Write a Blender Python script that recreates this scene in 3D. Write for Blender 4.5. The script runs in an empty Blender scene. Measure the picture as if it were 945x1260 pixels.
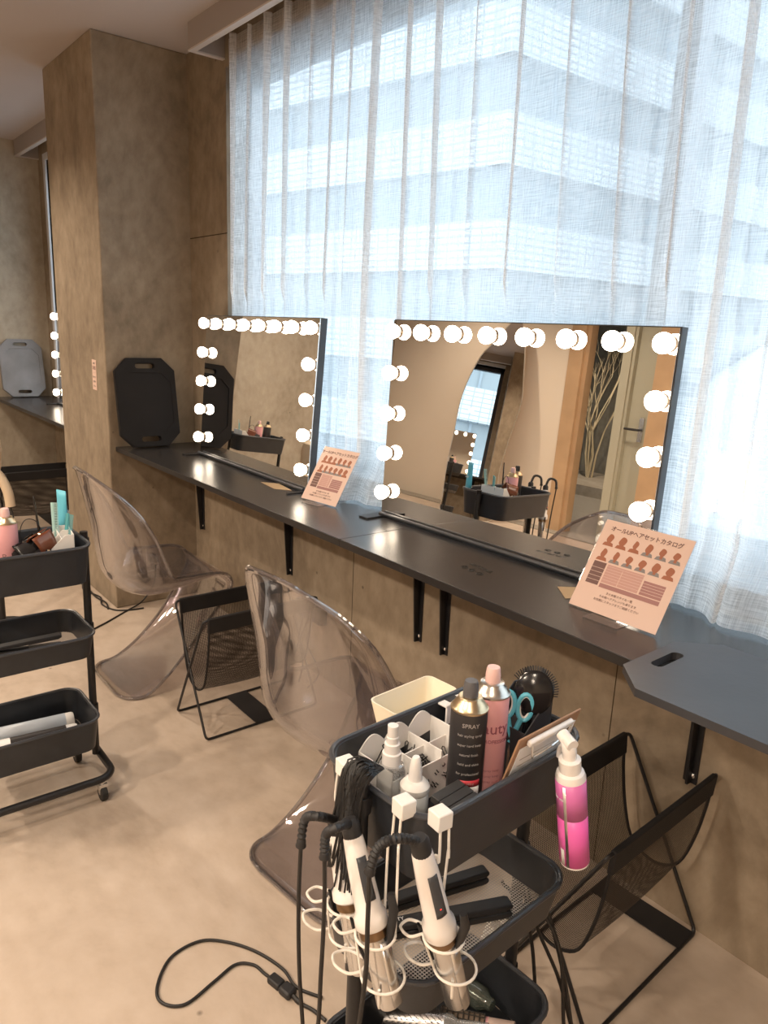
import bpy, bmesh, math, random
from mathutils import Vector, Matrix, Euler
R = math.radians
random.seed(7)
col = bpy.context.scene.collection
sc = bpy.context.scene
V = Vector

# ---------------------------------------------------------------- materials
def nt(name):
    m = bpy.data.materials.new(name); m.use_nodes = True
    t = m.node_tree; t.nodes.clear()
    return m, t, t.nodes.new('ShaderNodeOutputMaterial')
def lk(t, a, b): t.links.new(a, b)
def pbr(name, c, rough=.5, metal=0., spec=.5, bump=0., bscale=200., var=0., vscale=6., trans=0., emis=None, es=0., coat=0., sub=0.):
    m, t, o = nt(name)
    b = t.nodes.new('ShaderNodeBsdfPrincipled')
    b.inputs['Base Color'].default_value = (*c, 1); b.inputs['Roughness'].default_value = rough
    b.inputs['Metallic'].default_value = metal; b.inputs['Specular IOR Level'].default_value = spec
    b.inputs['Transmission Weight'].default_value = trans
    b.inputs['Coat Weight'].default_value = coat
    if emis: b.inputs['Emission Color'].default_value = (*emis, 1); b.inputs['Emission Strength'].default_value = es
    tc = t.nodes.new('ShaderNodeTexCoord')
    if var or bump:
        n = t.nodes.new('ShaderNodeTexNoise'); n.inputs['Scale'].default_value = vscale; n.inputs['Detail'].default_value = 6
        lk(t, tc.outputs['Object'], n.inputs['Vector'])
    if var:
        mr = t.nodes.new('ShaderNodeMapRange'); mr.inputs[1].default_value = .3; mr.inputs[2].default_value = .7
        mr.inputs[3].default_value = 1 - var; mr.inputs[4].default_value = 1 + var
        lk(t, n.outputs[0], mr.inputs[0])
        h = t.nodes.new('ShaderNodeHueSaturation'); h.inputs['Color'].default_value = (*c, 1)
        lk(t, mr.outputs[0], h.inputs['Value']); lk(t, h.outputs[0], b.inputs['Base Color'])
    if bump:
        n2 = t.nodes.new('ShaderNodeTexNoise'); n2.inputs['Scale'].default_value = bscale; n2.inputs['Detail'].default_value = 4
        lk(t, tc.outputs['Object'], n2.inputs['Vector'])
        bp = t.nodes.new('ShaderNodeBump'); bp.inputs['Strength'].default_value = bump; bp.inputs['Distance'].default_value = .002
        lk(t, n2.outputs[0], bp.inputs['Height']); lk(t, bp.outputs[0], b.inputs['Normal'])
    lk(t, b.outputs[0], o.inputs[0])
    return m

def concrete(name, c1, c2, c3, stretch=(1.9, 1.9, 1.5), rough=.75, spec=.3, joint=None, pits=True):
    """cast concrete: two scales of blotches, faint upright grain, pin holes"""
    m, t, o = nt(name); N = t.nodes.new
    b = N('ShaderNodeBsdfPrincipled'); b.inputs['Roughness'].default_value = rough; b.inputs['Specular IOR Level'].default_value = spec
    tc = N('ShaderNodeTexCoord')
    mp = N('ShaderNodeMapping'); mp.inputs['Scale'].default_value = stretch; lk(t, tc.outputs['Object'], mp.inputs[0])
    n1 = N('ShaderNodeTexNoise'); n1.inputs['Scale'].default_value = 1.3; n1.inputs['Detail'].default_value = 9; n1.inputs['Roughness'].default_value = .70; n1.inputs['Distortion'].default_value = .5
    lk(t, mp.outputs[0], n1.inputs['Vector'])
    mp2 = N('ShaderNodeMapping'); mp2.inputs['Scale'].default_value = (stretch[0]*8, stretch[1]*8, stretch[2]*7); lk(t, tc.outputs['Object'], mp2.inputs[0])
    n2 = N('ShaderNodeTexNoise'); n2.inputs['Scale'].default_value = 1.6; n2.inputs['Detail'].default_value = 5; lk(t, mp2.outputs[0], n2.inputs['Vector'])
    cr = N('ShaderNodeValToRGB'); e = cr.color_ramp.elements
    e[0].position = .3; e[0].color = (*c1, 1); e[1].position = .72; e[1].color = (*c3, 1)
    k = e.new(.5); k.color = (*c2, 1)
    mx = N('ShaderNodeMath'); mx.operation = 'MULTIPLY_ADD'; mx.inputs[1].default_value = .42
    sb = N('ShaderNodeMath'); sb.operation = 'SUBTRACT'; sb.inputs[1].default_value = .5
    lk(t, n2.outputs[0], sb.inputs[0]); lk(t, sb.outputs[0], mx.inputs[0]); lk(t, n1.outputs[0], mx.inputs[2]); lk(t, mx.outputs[0], cr.inputs[0])
    outc = cr.outputs[0]
    if pits:
        vo = N('ShaderNodeTexVoronoi'); vo.inputs['Scale'].default_value = 9; lk(t, tc.outputs['Object'], vo.inputs['Vector'])
        n3 = N('ShaderNodeTexNoise'); n3.inputs['Scale'].default_value = 3; lk(t, tc.outputs['Object'], n3.inputs['Vector'])
        th = N('ShaderNodeMapRange'); th.inputs[1].default_value = .02; th.inputs[2].default_value = .07; lk(t, vo.outputs['Distance'], th.inputs[0])
        gt = N('ShaderNodeMath'); gt.operation = 'GREATER_THAN'; gt.inputs[1].default_value = .56; lk(t, n3.outputs[0], gt.inputs[0])
        iv = N('ShaderNodeMath'); iv.operation = 'SUBTRACT'; iv.inputs[0].default_value = 1; lk(t, th.outputs[0], iv.inputs[1])
        ml = N('ShaderNodeMath'); ml.operation = 'MULTIPLY'; lk(t, iv.outputs[0], ml.inputs[0]); lk(t, gt.outputs[0], ml.inputs[1])
        m2 = N('ShaderNodeMath'); m2.operation = 'MULTIPLY'; m2.inputs[1].default_value = .7; lk(t, ml.outputs[0], m2.inputs[0])
        mc = N('ShaderNodeMix'); mc.data_type = 'RGBA'; lk(t, m2.outputs[0], mc.inputs[0]); lk(t, outc, mc.inputs[6]); mc.inputs[7].default_value = (*[v*.3 for v in c1], 1)
        outc = mc.outputs[2]
    lk(t, outc, b.inputs['Base Color'])
    bp = N('ShaderNodeBump'); bp.inputs['Strength'].default_value = .25; bp.inputs['Distance'].default_value = .004
    lk(t, mx.outputs[0], bp.inputs['Height']); lk(t, bp.outputs[0], b.inputs['Normal'])
    lk(t, b.outputs[0], o.inputs[0])
    return m

def mesh_fabric(name, c, scale, hole, rough=.5, hexa=False):
    """woven or perforated sheet with real see-through holes"""
    m, t, o = nt(name); N = t.nodes.new
    b = N('ShaderNodeBsdfPrincipled'); b.inputs['Base Color'].default_value = (*c, 1); b.inputs['Roughness'].default_value = rough
    tr = N('ShaderNodeBsdfTransparent'); tc = N('ShaderNodeTexCoord')
    sx = N('ShaderNodeSeparateXYZ'); lk(t, tc.outputs['UV'], sx.inputs[0])
    def s(out):
        a = N('ShaderNodeMath'); a.operation = 'MULTIPLY'; a.inputs[1].default_value = scale; lk(t, out, a.inputs[0])
        w = N('ShaderNodeMath'); w.operation = 'SINE'; lk(t, a.outputs[0], w.inputs[0]); return w.outputs[0]
    p = N('ShaderNodeMath'); p.operation = 'MULTIPLY'; lk(t, s(sx.outputs[0]), p.inputs[0]); lk(t, s(sx.outputs[1]), p.inputs[1])
    g = N('ShaderNodeMath'); g.operation = 'GREATER_THAN'; g.inputs[1].default_value = hole; 
    ab = N('ShaderNodeMath'); ab.operation = 'ABSOLUTE'; lk(t, p.outputs[0], ab.inputs[0]); lk(t, ab.outputs[0], g.inputs[0])
    mx = N('ShaderNodeMixShader'); lk(t, g.outputs[0], mx.inputs[0]); lk(t, b.outputs[0], mx.inputs[1]); lk(t, tr.outputs[0], mx.inputs[2])
    lk(t, mx.outputs[0], o.inputs[0])
    return m

def clear(name, tint, rough=.03, gloss=(1, 1, 1), base=.06, edge=.75, blend=.25, body=None, bodyfac=0.):
    """clear plastic or glass sheet: tinted see-through with a view-angle reflection"""
    m, t, o = nt(name); N = t.nodes.new
    tr = N('ShaderNodeBsdfTransparent'); tr.inputs[0].default_value = (*tint, 1)
    gl = N('ShaderNodeBsdfGlossy'); gl.inputs['Roughness'].default_value = rough; gl.inputs[0].default_value = (*gloss, 1)
    fr = N('ShaderNodeLayerWeight'); fr.inputs[0].default_value = blend
    mr = N('ShaderNodeMapRange'); mr.inputs[3].default_value = base; mr.inputs[4].default_value = edge; lk(t, fr.outputs['Facing'], mr.inputs[0])
    pw = N('ShaderNodeMath'); pw.operation = 'POWER'; pw.inputs[1].default_value = 1.6; lk(t, mr.outputs[0], pw.inputs[0])
    mx = N('ShaderNodeMixShader'); lk(t, pw.outputs[0], mx.inputs[0]); lk(t, gl.outputs[0], mx.inputs[2])
    src = tr.outputs[0]
    if body:
        d = N('ShaderNodeBsdfDiffuse'); d.inputs[0].default_value = (*body, 1)
        m2 = N('ShaderNodeMixShader'); m2.inputs[0].default_value = bodyfac; lk(t, tr.outputs[0], m2.inputs[1]); lk(t, d.outputs[0], m2.inputs[2]); src = m2.outputs[0]
    lk(t, src, mx.inputs[1]); lk(t, mx.outputs[0], o.inputs[0])
    return m

def sheer(name):
    m, t, o = nt(name); N = t.nodes.new
    tc = N('ShaderNodeTexCoord')
    def thr(sc, lo, hi):
        mp = N('ShaderNodeMapping'); mp.inputs['Scale'].default_value = sc; lk(t, tc.outputs['UV'], mp.inputs[0])
        n = N('ShaderNodeTexNoise'); n.inputs['Scale'].default_value = 1; n.inputs['Detail'].default_value = 2; lk(t, mp.outputs[0], n.inputs['Vector'])
        r = N('ShaderNodeMapRange'); r.inputs[1].default_value = .38; r.inputs[2].default_value = .62; r.inputs[3].default_value = lo; r.inputs[4].default_value = hi
        lk(t, n.outputs[0], r.inputs[0]); return r.outputs[0]
    a = thr((430, 18, 1), .42, .86); c = thr((18, 430, 1), .42, .86); e = thr((6, 3, 1), .50, .62)
    s1 = N('ShaderNodeMath'); s1.operation = 'ADD'; lk(t, a, s1.inputs[0]); lk(t, c, s1.inputs[1])
    s2 = N('ShaderNodeMath'); s2.operation = 'MULTIPLY'; lk(t, s1.outputs[0], s2.inputs[0]); lk(t, e, s2.inputs[1])
    dif = N('ShaderNodeBsdfDiffuse'); dif.inputs[0].default_value = (.95, .94, .93, 1)
    tl = N('ShaderNodeBsdfTranslucent'); tl.inputs[0].default_value = (.97, .97, .97, 1)
    m1 = N('ShaderNodeMixShader'); m1.inputs[0].default_value = .80; lk(t, dif.outputs[0], m1.inputs[1]); lk(t, tl.outputs[0], m1.inputs[2])
    tr = N('ShaderNodeBsdfTransparent')
    m2 = N('ShaderNodeMixShader'); lk(t, s2.outputs[0], m2.inputs[0]); lk(t, tr.outputs[0], m2.inputs[1]); lk(t, m1.outputs[0], m2.inputs[2])
    lk(t, m2.outputs[0], o.inputs[0])
    return m

def emit(name, c, s):
    m, t, o = nt(name); e = t.nodes.new('ShaderNodeEmission'); e.inputs[0].default_value = (*c, 1); e.inputs[1].default_value = s
    lk(t, e.outputs[0], o.inputs[0]); return m

def tilewall(name, c, grout, scale, w=.5, h=.5, rough=.5, mortar=.03, off=0.):
    m, t, o = nt(name); N = t.nodes.new
    b = N('ShaderNodeBsdfPrincipled'); b.inputs['Roughness'].default_value = rough
    br = N('ShaderNodeTexBrick'); br.inputs['Scale'].default_value = scale; br.offset = off
    br.inputs['Color1'].default_value = (*c, 1); br.inputs['Color2'].default_value = (*[v*.93 for v in c], 1); br.inputs['Mortar'].default_value = (*grout, 1)
    br.inputs['Mortar Size'].default_value = mortar; br.inputs['Brick Width'].default_value = w; br.inputs['Row Height'].default_value = h
    tc = N('ShaderNodeTexCoord'); lk(t, tc.outputs['UV'], br.inputs['Vector']); lk(t, br.outputs[0], b.inputs['Base Color'])
    lk(t, b.outputs[0], o.inputs[0]); return m

M = {}
M['conc'] = concrete('warm cast concrete', (.19, .15, .108), (.275, .222, .162), (.37, .305, .23))
M['conc_lt'] = concrete('pale cast concrete', (.30, .26, .20), (.40, .35, .28), (.48, .43, .35))
M['floor'] = concrete('trowelled beige concrete floor', (.40, .32, .25), (.50, .41, .33), (.57, .48, .40), stretch=(1.1, 1.7, 1), rough=.5, spec=.35)
M['ceil'] = pbr('grey-brown painted ceiling', (.47, .42, .40), .85, bump=.15, bscale=60, var=.03, vscale=2)
M['pelmet'] = pbr('taupe painted box', (.32, .285, .27), .7)
M['pelmet_lip'] = pbr('pale edge strip', (.55, .50, .47), .5)
M['counter'] = pbr('black brown laminate', (.028, .026, .026), .26, spec=.55, bump=.06, bscale=140, var=.10, vscale=9)
M['counter_edge'] = pbr('black edge band', (.012, .011, .012), .45)
M['blk'] = pbr('black powder coated steel', (.012, .012, .014), .42, bump=.05, bscale=400)
M['blk_soft'] = pbr('matt black plastic', (.016, .016, .018), .55)
M['blk_gloss'] = pbr('gloss black plastic', (.010, .010, .012), .18)
M['tray'] = pbr('black tray steel', (.022, .025, .031), .40, bump=.08, bscale=300, var=.15, vscale=20)
M['rim'] = pbr('worn steel rim', (.045, .050, .060), .32, spec=.6)
M['board'] = pbr('black coated board', (.012, .011, .012), .7, spec=.25, var=.12, vscale=12, bump=.1)
M['board_grey'] = pbr('scuffed grey board', (.17, .17, .18), .42, var=.22, vscale=7, bump=.15)
M['board_worn'] = pbr('worn charcoal board', (.045, .046, .052), .42, var=.2, vscale=5, bump=.12, bscale=60)
M['white'] = pbr('white plastic', (.78, .76, .73), .4)
M['white_sheen'] = pbr('glossy white plastic', (.80, .77, .75), .25, coat=.3)
M['cream'] = pbr('cream plastic', (.84, .77, .62), .5)
M['wire'] = pbr('white coated wire', (.80, .76, .70), .35)
M['chrome'] = pbr('brushed steel', (.78, .78, .78), .26, metal=1.)
M['silver'] = pbr('silver tin', (.72, .68, .62), .28, metal=1.)
M['gold'] = pbr('pale gold tin', (.72, .58, .38), .3, metal=1.)
M['mirror'] = pbr('mirror glass', (.90, .89, .87), .005, metal=1.)
M['frame'] = pbr('slate edge frame', (.05, .055, .065), .4)
M['bulb'] = emit('lit warm bulb', (1., .84, .66), 14.)
M['pink'] = pbr('pale pink enamel', (.80, .40, .42), .35)
M['pink_lt'] = pbr('blush plastic', (.82, .55, .52), .4)
M['magenta'] = pbr('magenta label', (.78, .13, .46), .35)
M['magenta2'] = pbr('orchid label', (.62, .16, .42), .35)
M['black_can'] = pbr('charcoal enamel', (.028, .026, .028), .35)
M['grey_print'] = pbr('grey lettering', (.35, .33, .32), .5)
M['red_print'] = pbr('red print', (.55, .04, .06), .5)
M['blue'] = pbr('sky blue plastic', (.13, .52, .68), .35)
M['teal'] = pbr('teal tube', (.10, .36, .40), .4)
M['teal_lt'] = pbr('pale aqua plastic', (.40, .62, .60), .35)
M['brown'] = pbr('amber brown acetate', (.16, .05, .025), .2)
M['clearpl'] = clear('clear smoky polycarbonate', (.86, .84, .85), .035, base=.16, edge=.80, blend=.38, body=(.55, .51, .52), bodyfac=.04)
M['clearrim'] = clear('polycarbonate edge', (.62, .60, .61), .05, base=.25, edge=.85, blend=.45, body=(.55, .50, .50), bodyfac=.12)
M['acrylic'] = clear('clear acrylic', (.95, .96, .97), .03, base=.10, edge=.7)
M['bottle_clear'] = clear('frosted clear bottle', (.85, .86, .86), .12, base=.2, edge=.8, body=(.8, .8, .8), bodyfac=.25)
M['glass'] = clear('window glass', (.93, .97, .98), .01, base=.10, edge=.7)
M['paper'] = pbr('pink beige printed paper', (.72, .53, .45), .5)
M['paper_white'] = pbr('white paper', (.75, .75, .76), .6)
M['kraft'] = pbr('kraft card', (.42, .30, .18), .7)
M['print_brown'] = pbr('brown print', (.17, .09, .08), .6)
M['print_mauve'] = pbr('mauve print', (.36, .18, .17), .6)
M['print_pink'] = pbr('rose print', (.55, .32, .28), .6)
M['print_hair'] = pbr('chestnut hair print', (.36, .13, .07), .6)
M['print_grey'] = pbr('grey smock print', (.24, .22, .22), .6)
M['hair'] = pbr('black elastic', (.008, .008, .009), .5)
M['cable'] = pbr('black rubber cable', (.012, .011, .011), .5)
M['sling'] = mesh_fabric('brown black netting', (.035, .026, .020), 700., .52, .7)
M['perf'] = mesh_fabric('grey perforated steel', (.40, .37, .34), 700., .50, .4)
M['band'] = pbr('black canvas band', (.010, .009, .010), .75, bump=.2, bscale=900)
M['sheer'] = sheer('white sheer voile')
M['cream_wall'] = pbr('cream painted wall', (.76, .66, .54), .8, var=.03, vscale=1.5)
M['wood'] = pbr('pale oak trim', (.50, .33, .19), .5, var=.1, vscale=5)
M['sage'] = pbr('sage grey door paint', (.42, .40, .31), .6)
M['hall'] = concrete('grey green concrete', (.13, .12, .09), (.19, .175, .14), (.25, .235, .19), pits=False)
M['hall_floor'] = tilewall('small grey floor tiles', (.35, .32, .27), (.16, .14, .12), 14., .5, .5)
M['branch'] = pbr('bleached branch', (.62, .52, .34), .8, bump=.4)
M['alu'] = pbr('window frame metal', (.35, .36, .38), .4, metal=.6)
M['win_dark'] = pbr('dark window frame', (.03, .035, .05), .4)
M['tile_white'] = tilewall('white facade tiles', (.80, .84, .86), (.42, .46, .50), 1., .45, .22, .35, .035)
M['win_strip'] = pbr('grey blue office glazing', (.30, .35, .38), .25, var=.15, vscale=.4)
M['mullion'] = pbr('steel blue mullion', (.32, .38, .43), .4)
M['asphalt'] = pbr('wet asphalt', (.22, .25, .28), .6, var=.1, vscale=.3)
M['roadpaint'] = pbr('white road paint', (.85, .88, .9), .6)
M['house'] = pbr('white render', (.80, .83, .85), .6)
M['roof'] = pbr('slate roof', (.25, .28, .32), .6)
M['lit_win'] = emit('lit shop window', (1., .68, .38), 5.)
M['boar'] = pbr('bristle', (.03, .025, .02), .8)
M['led'] = emit('red lamp dot', (1., .03, .02), 4.)
M['rubber'] = pbr('black rubber tyre', (.012, .012, .012), .6)
M['hair_cream'] = pbr('ivory plastic', (.66, .53, .38), .4)

# ---------------------------------------------------------------- mesh builder
class MB:
    def __init__(s): s.v = []; s.f = []; s.uv = {}
    def add(s, vs, fs):
        o = len(s.v); s.v += [tuple(v) for v in vs]; s.f += [tuple(i+o for i in f) for f in fs]; return s
    def box(s, lo, hi, rot=None, piv=None):
        x0, y0, z0 = lo; x1, y1, z1 = hi
        vs = [V(p) for p in ((x0,y0,z0),(x1,y0,z0),(x1,y1,z0),(x0,y1,z0),(x0,y0,z1),(x1,y0,z1),(x1,y1,z1),(x0,y1,z1))]
        if rot:
            c = V(piv) if piv else (V(lo)+V(hi))/2; m = Euler(rot).to_matrix(); vs = [c+m@(v-c) for v in vs]
        return s.add(vs, [(0,3,2,1),(4,5,6,7),(0,1,5,4),(1,2,6,5),(2,3,7,6),(3,0,4,7)])
    def lathe(s, prof, p0=(0,0,0), ax=(0,0,1), n=24, sx=1., sy=1.):
        """prof: list of (radius, distance along ax)"""
        a = V(ax).normalized(); q = a.to_track_quat('Z', 'Y').to_matrix(); p0 = V(p0)
        vs = []; fs = []
        for r, h in prof:
            for i in range(n):
                t = 2*math.pi*i/n; vs.append(p0+q@V((r*sx*math.cos(t), r*sy*math.sin(t), h)))
        for k in range(len(prof)-1):
            for i in range(n):
                j = (i+1) % n; fs.append((k*n+i, k*n+j, (k+1)*n+j, (k+1)*n+i))
        if prof[0][0] > 1e-6: fs.append(tuple(reversed(range(n))))
        if prof[-1][0] > 1e-6: fs.append(tuple((len(prof)-1)*n+i for i in range(n)))
        return s.add(vs, fs)
    def cyl(s, a, b, r, r2=None, n=16):
        a = V(a); b = V(b); d = (b-a).length
        return s.lathe([(r, 0), (r if r2 is None else r2, d)], a, b-a, n)
    def tube(s, pts, r, n=8, closed=False, caps=True):
        P = [V(p) for p in pts]; N = len(P); vs = []; fs = []
        rr = r if isinstance(r, (list, tuple)) else [r]*N
        prev = None
        for i in range(N):
            if closed: t = (P[(i+1) % N]-P[i-1])
            else: t = P[min(i+1, N-1)]-P[max(i-1, 0)]
            t.normalize()
            if prev is None:
                up = V((0,0,1)) if abs(t.z) < .9 else V((1,0,0)); u = t.cross(up).normalized()
            else:
                u = (prev - t*prev.dot(t))
                u = u.normalized() if u.length > 1e-6 else t.orthogonal().normalized()
            prev = u; w = t.cross(u)
            for k in range(n):
                a = 2*math.pi*k/n; vs.append(P[i]+(u*math.cos(a)+w*math.sin(a))*rr[i])
        for i in range(N if closed else N-1):
            i2 = (i+1) % N
            for k in range(n):
                k2 = (k+1) % n; fs.append((i*n+k, i*n+k2, i2*n+k2, i2*n+k))
        if not closed and caps: fs += [tuple(reversed(range(n))), tuple((N-1)*n+k for k in range(n))]
        return s.add(vs, fs)
    def prism(s, out, z0, z1, M4=None):
        n = len(out); vs = [V((x, y, z0)) for x, y in out]+[V((x, y, z1)) for x, y in out]
        if M4: vs = [M4@v for v in vs]
        return s.add(vs, [tuple(reversed(range(n))), tuple(range(n, 2*n))]+[(i, (i+1) % n, n+(i+1) % n, n+i) for i in range(n)])
    def grid(s, nu, nv, f, uvf=None):
        o = len(s.v); s.v += [tuple(f(i/(nu-1), j/(nv-1))) for i in range(nu) for j in range(nv)]
        if uvf:
            for i in range(nu):
                for j in range(nv): s.uv[o+i*nv+j] = uvf(i/(nu-1), j/(nv-1))
        s.f += [(o+i*nv+j, o+(i+1)*nv+j, o+(i+1)*nv+j+1, o+i*nv+j+1) for i in range(nu-1) for j in range(nv-1)]
        return s
    def xf(s, M4): s.v = [tuple(M4@V(v)) for v in s.v]; return s
    def build(s, name, mat, parent=None, smooth=True, bevel=0., solid=0., loc=None, rot=None, ang=38, label=None, sub=0, off=0., fixn=True):
        me = bpy.data.meshes.new(name); me.from_pydata(s.v, [], s.f); me.materials.append(mat)
        bm = bmesh.new(); bm.from_mesh(me)
        if fixn: bmesh.ops.recalc_face_normals(bm, faces=bm.faces)
        for f in bm.faces: f.smooth = smooth
        if smooth:
            for e in bm.edges:
                if len(e.link_faces) == 2 and e.calc_face_angle(0) > R(ang): e.smooth = False
        if s.uv:
            L = bm.loops.layers.uv.new('UVMap')
            for f in bm.faces:
                for l in f.loops: l[L].uv = s.uv.get(l.vert.index, (0, 0))
        bm.to_mesh(me); bm.free()
        o = bpy.data.objects.new(name, me); col.objects.link(o)
        if parent: o.parent = parent
        if loc: o.location = loc
        if rot: o.rotation_euler = rot
        if bevel: b = o.modifiers.new('b', 'BEVEL'); b.width = bevel; b.segments = 2; b.limit_method = 'ANGLE'; b.angle_limit = R(35)
        if solid: q = o.modifiers.new('s', 'SOLIDIFY'); q.thickness = solid; q.offset = off
        if sub: q = o.modifiers.new('ss', 'SUBSURF'); q.levels = sub; q.render_levels = sub
        if label: o['label'] = label
        return o

def smoothpath(pts, n=8, closed=False):
    """Catmull-Rom through the points"""
    P = [V(p) for p in pts]; out = []; N = len(P)
    rng = range(N) if closed else range(N-1)
    for i in rng:
        if closed: a, b, c, d = P[i-1], P[i], P[(i+1) % N], P[(i+2) % N]
        else: a, b, c, d = P[max(i-1, 0)], P[i], P[i+1], P[min(i+2, N-1)]
        for k in range(n):
            t = k/n; out.append(.5*((2*b)+(-a+c)*t+(2*a-5*b+4*c-d)*t*t+(-a+3*b-3*c+d)*t**3))
    if not closed: out.append(P[-1])
    return out
def rrect(w, l, r, n=6):
    pts = []
    for cx, cy, a0 in ((w/2-r, l/2-r, 0), (-w/2+r, l/2-r, 90), (-w/2+r, -l/2+r, 180), (w/2-r, -l/2+r, 270)):
        for k in range(n+1):
            a = R(a0+90*k/n); pts.append((cx+r*math.cos(a), cy+r*math.sin(a)))
    return pts
def bentpath(pts, r, n=5):
    """polyline with rounded corners"""
    P = [V(p) for p in pts]; out = [P[0]]
    for i in range(1, len(P)-1):
        a, b, c = P[i-1], P[i], P[i+1]; d1 = (a-b).normalized(); d2 = (c-b).normalized()
        rr = min(r, (a-b).length*.45, (c-b).length*.45)
        s0, s1 = b+d1*rr, b+d2*rr
        for k in range(n+1):
            t = k/n; out.append(s0*(1-t)**2+b*2*t*(1-t)+s1*t*t)
    out.append(P[-1]); return out
def polyholes(outer, holes, thick):
    """flat plate with real holes, thickness along z, returned as an MB"""
    cu = bpy.data.curves.new('tmp', 'CURVE'); cu.dimensions = '2D'; cu.fill_mode = 'BOTH'; cu.extrude = thick/2
    for pl in [outer]+holes:
        sp = cu.splines.new('POLY'); sp.points.add(len(pl)-1); sp.use_cyclic_u = True
        for i, (x, y) in enumerate(pl): sp.points[i].co = (x, y, 0, 1)
    return curve_to_mb(cu)
def curve_to_mb(cu):
    o = bpy.data.objects.new('tmp', cu); col.objects.link(o)
    dg = bpy.context.evaluated_depsgraph_get(); dg.update()
    me = bpy.data.meshes.new_from_object(o.evaluated_get(dg))
    mb = MB(); mb.v = [tuple(v.co) for v in me.vertices]; mb.f = [tuple(p.vertices) for p in me.polygons]
    bpy.data.objects.remove(o); bpy.data.curves.remove(cu); bpy.data.meshes.remove(me)
    return mb
def text(s, size, thick=.0002, align='CENTER', bold=0.):
    cu = bpy.data.curves.new('tmp', 'FONT'); cu.body = s; cu.size = size; cu.extrude = thick; cu.align_x = align; cu.align_y = 'CENTER'; cu.offset = bold
    cu.resolution_u = 2
    return curve_to_mb(cu)

# ---------------------------------------------------------------- object helpers
def tag(o, label=None, cat=None, group=None, kind=None):
    if label: o['label'] = label
    if cat: o['category'] = cat
    if group: o['group'] = group
    if kind: o['kind'] = kind
    return o
def thing(name, label, cat, loc=(0,0,0), rot=(0,0,0), group=None):
    o = bpy.data.objects.new(name, None); col.objects.link(o); o.empty_display_size = .05
    o.location = loc; o.rotation_euler = rot
    return tag(o, label, cat, group)
def struct(name, mb, mat, label=None, **k):
    o = mb.build(name, mat, smooth=False, **k); o['kind'] = 'structure'
    if label: o['label'] = label
    return o
def copy_tree(o, parent=None):
    c = o.copy(); col.objects.link(c); c.parent = parent
    for ch in list(o.children): copy_tree(ch, c)
    return c

# ================================================================ THE ROOM
WY = 1.487          # inner face of the window wall
CX = -3.283         # column face
CL = -3.955         # column's far side
CY = 1.09           # column's room side
FX = -5.62          # far wall
OY = -2.25          # wall opposite the windows
RX = 1.7            # wall behind the photographer
CZ = 2.385
ZC = .751
def slab(lo, hi): return MB().box(lo, hi)
def planks(mb): return mb
fl = struct('floor', slab((FX-.2, OY-.1, -.1), (RX+.2, WY+.3, 0)), M['floor'], 'beige trowelled concrete floor')
ce = struct('ceiling', slab((FX-.2, OY-.1, CZ), (RX+.2, WY+.3, CZ+.15)), M['ceil'], 'grey-brown painted ceiling')
# window wall: sill wall, header and piers
W1 = (-2.93, .85); W2 = (-5.42, -4.02); ZS = .735; ZT = 2.26
wb = MB()
wb.box((FX-.2, WY, 0), (RX+.2, WY+.18, ZS))
struct('wall_back_upper', MB().box((FX-.2, WY, ZT), (RX+.2, WY+.18, CZ)), M['conc'], 'concrete strip above the windows')
for a, b in ((FX-.2, W2[0]), (W2[1], W1[0]), (W1[1], RX+.2)): struct('wall_back_pier', MB().box((a, WY, ZS), (b, WY+.18, ZT)), M['conc'], 'concrete pier beside a window')
struct('wall_back', wb, M['conc'], 'warm brown cast concrete window wall')
jt = MB()
for x in (-.93, -2.0, 0.2): jt.box((x-.0012, WY-.0008, 0), (x+.0012, WY, ZS-.01))
jt.box((CX, WY-.0008, 1.652), (W1[0], WY, 1.656))
struct('trim_9', jt, pbr('joint line', (.05, .035, .02), .9), 'thin joint lines in the concrete')
co = MB().box((CL, CY, 0), (CX, WY+.02, CZ)); struct('wall_column', co, M['conc'], 'square cast concrete column between the two window bays', bevel=.006)
struct('wall_left', slab((FX-.2, OY-.1, 0), (FX, WY, CZ)), M['conc_lt'], 'pale concrete far wall')
struct('wall_right', slab((RX, OY, 0), (RX+.15, WY, CZ)), M['cream_wall'], 'cream wall behind the photographer')
# opposite wall with doorway
DX0, DX1 = -3.42, -3.11
of = MB(); of.box((FX-.2, OY-.12, 0), (DX0-.16, OY, CZ)); of.box((DX1+.27, OY-.12, 0), (RX+.2, OY, CZ)); of.box((DX0-.16, OY-.12, 2.15), (DX1+.27, OY, CZ))
struct('wall_front', of, M['cream_wall'], 'cream wall opposite the windows')
struct('trim_1', MB().box((DX0-.16, OY-.13, 0), (DX0-.035, OY+.02, 2.15)).box((DX0-.035, OY-.1, 0), (DX0, OY-.01, 2.15)), M['wood'], 'pale oak doorway casing')
struct('trim_2', MB().box((DX1, OY-.14, 0), (DX1+.07, OY+.02, 2.15)).box((DX1+.07, OY-.12, 0), (DX1+.09, OY, 2.15)), M['sage'], 'sage painted door jamb')
d = struct('door_1', MB().box((DX1+.09, OY-.1, .01), (DX1+.27, OY-.05, 2.12)), M['sage'], 'sage grey door')
MB().box((.0, -.05, -.09), (.035, -.038, .09)).build('handle_plate', M['chrome'], loc=(0, 0, 0)).name
hp = bpy.data.objects['handle_plate']; hp.parent = d; hp.location = (DX1+.185, OY-.0, .90)
hd = MB().tube(bentpath([(0, 0, 0), (0, .045, 0), (-.11, .045, 0)], .02), .009).build('door_handle', M['blk'], hp, loc=(.018, -.04, .0))
struct('wall_side', MB().box((DX1+.27, OY-.0, 0), (DX1+.42, OY+.012, 2.2)), M['wood'], 'oak strip beside the door')
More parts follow.
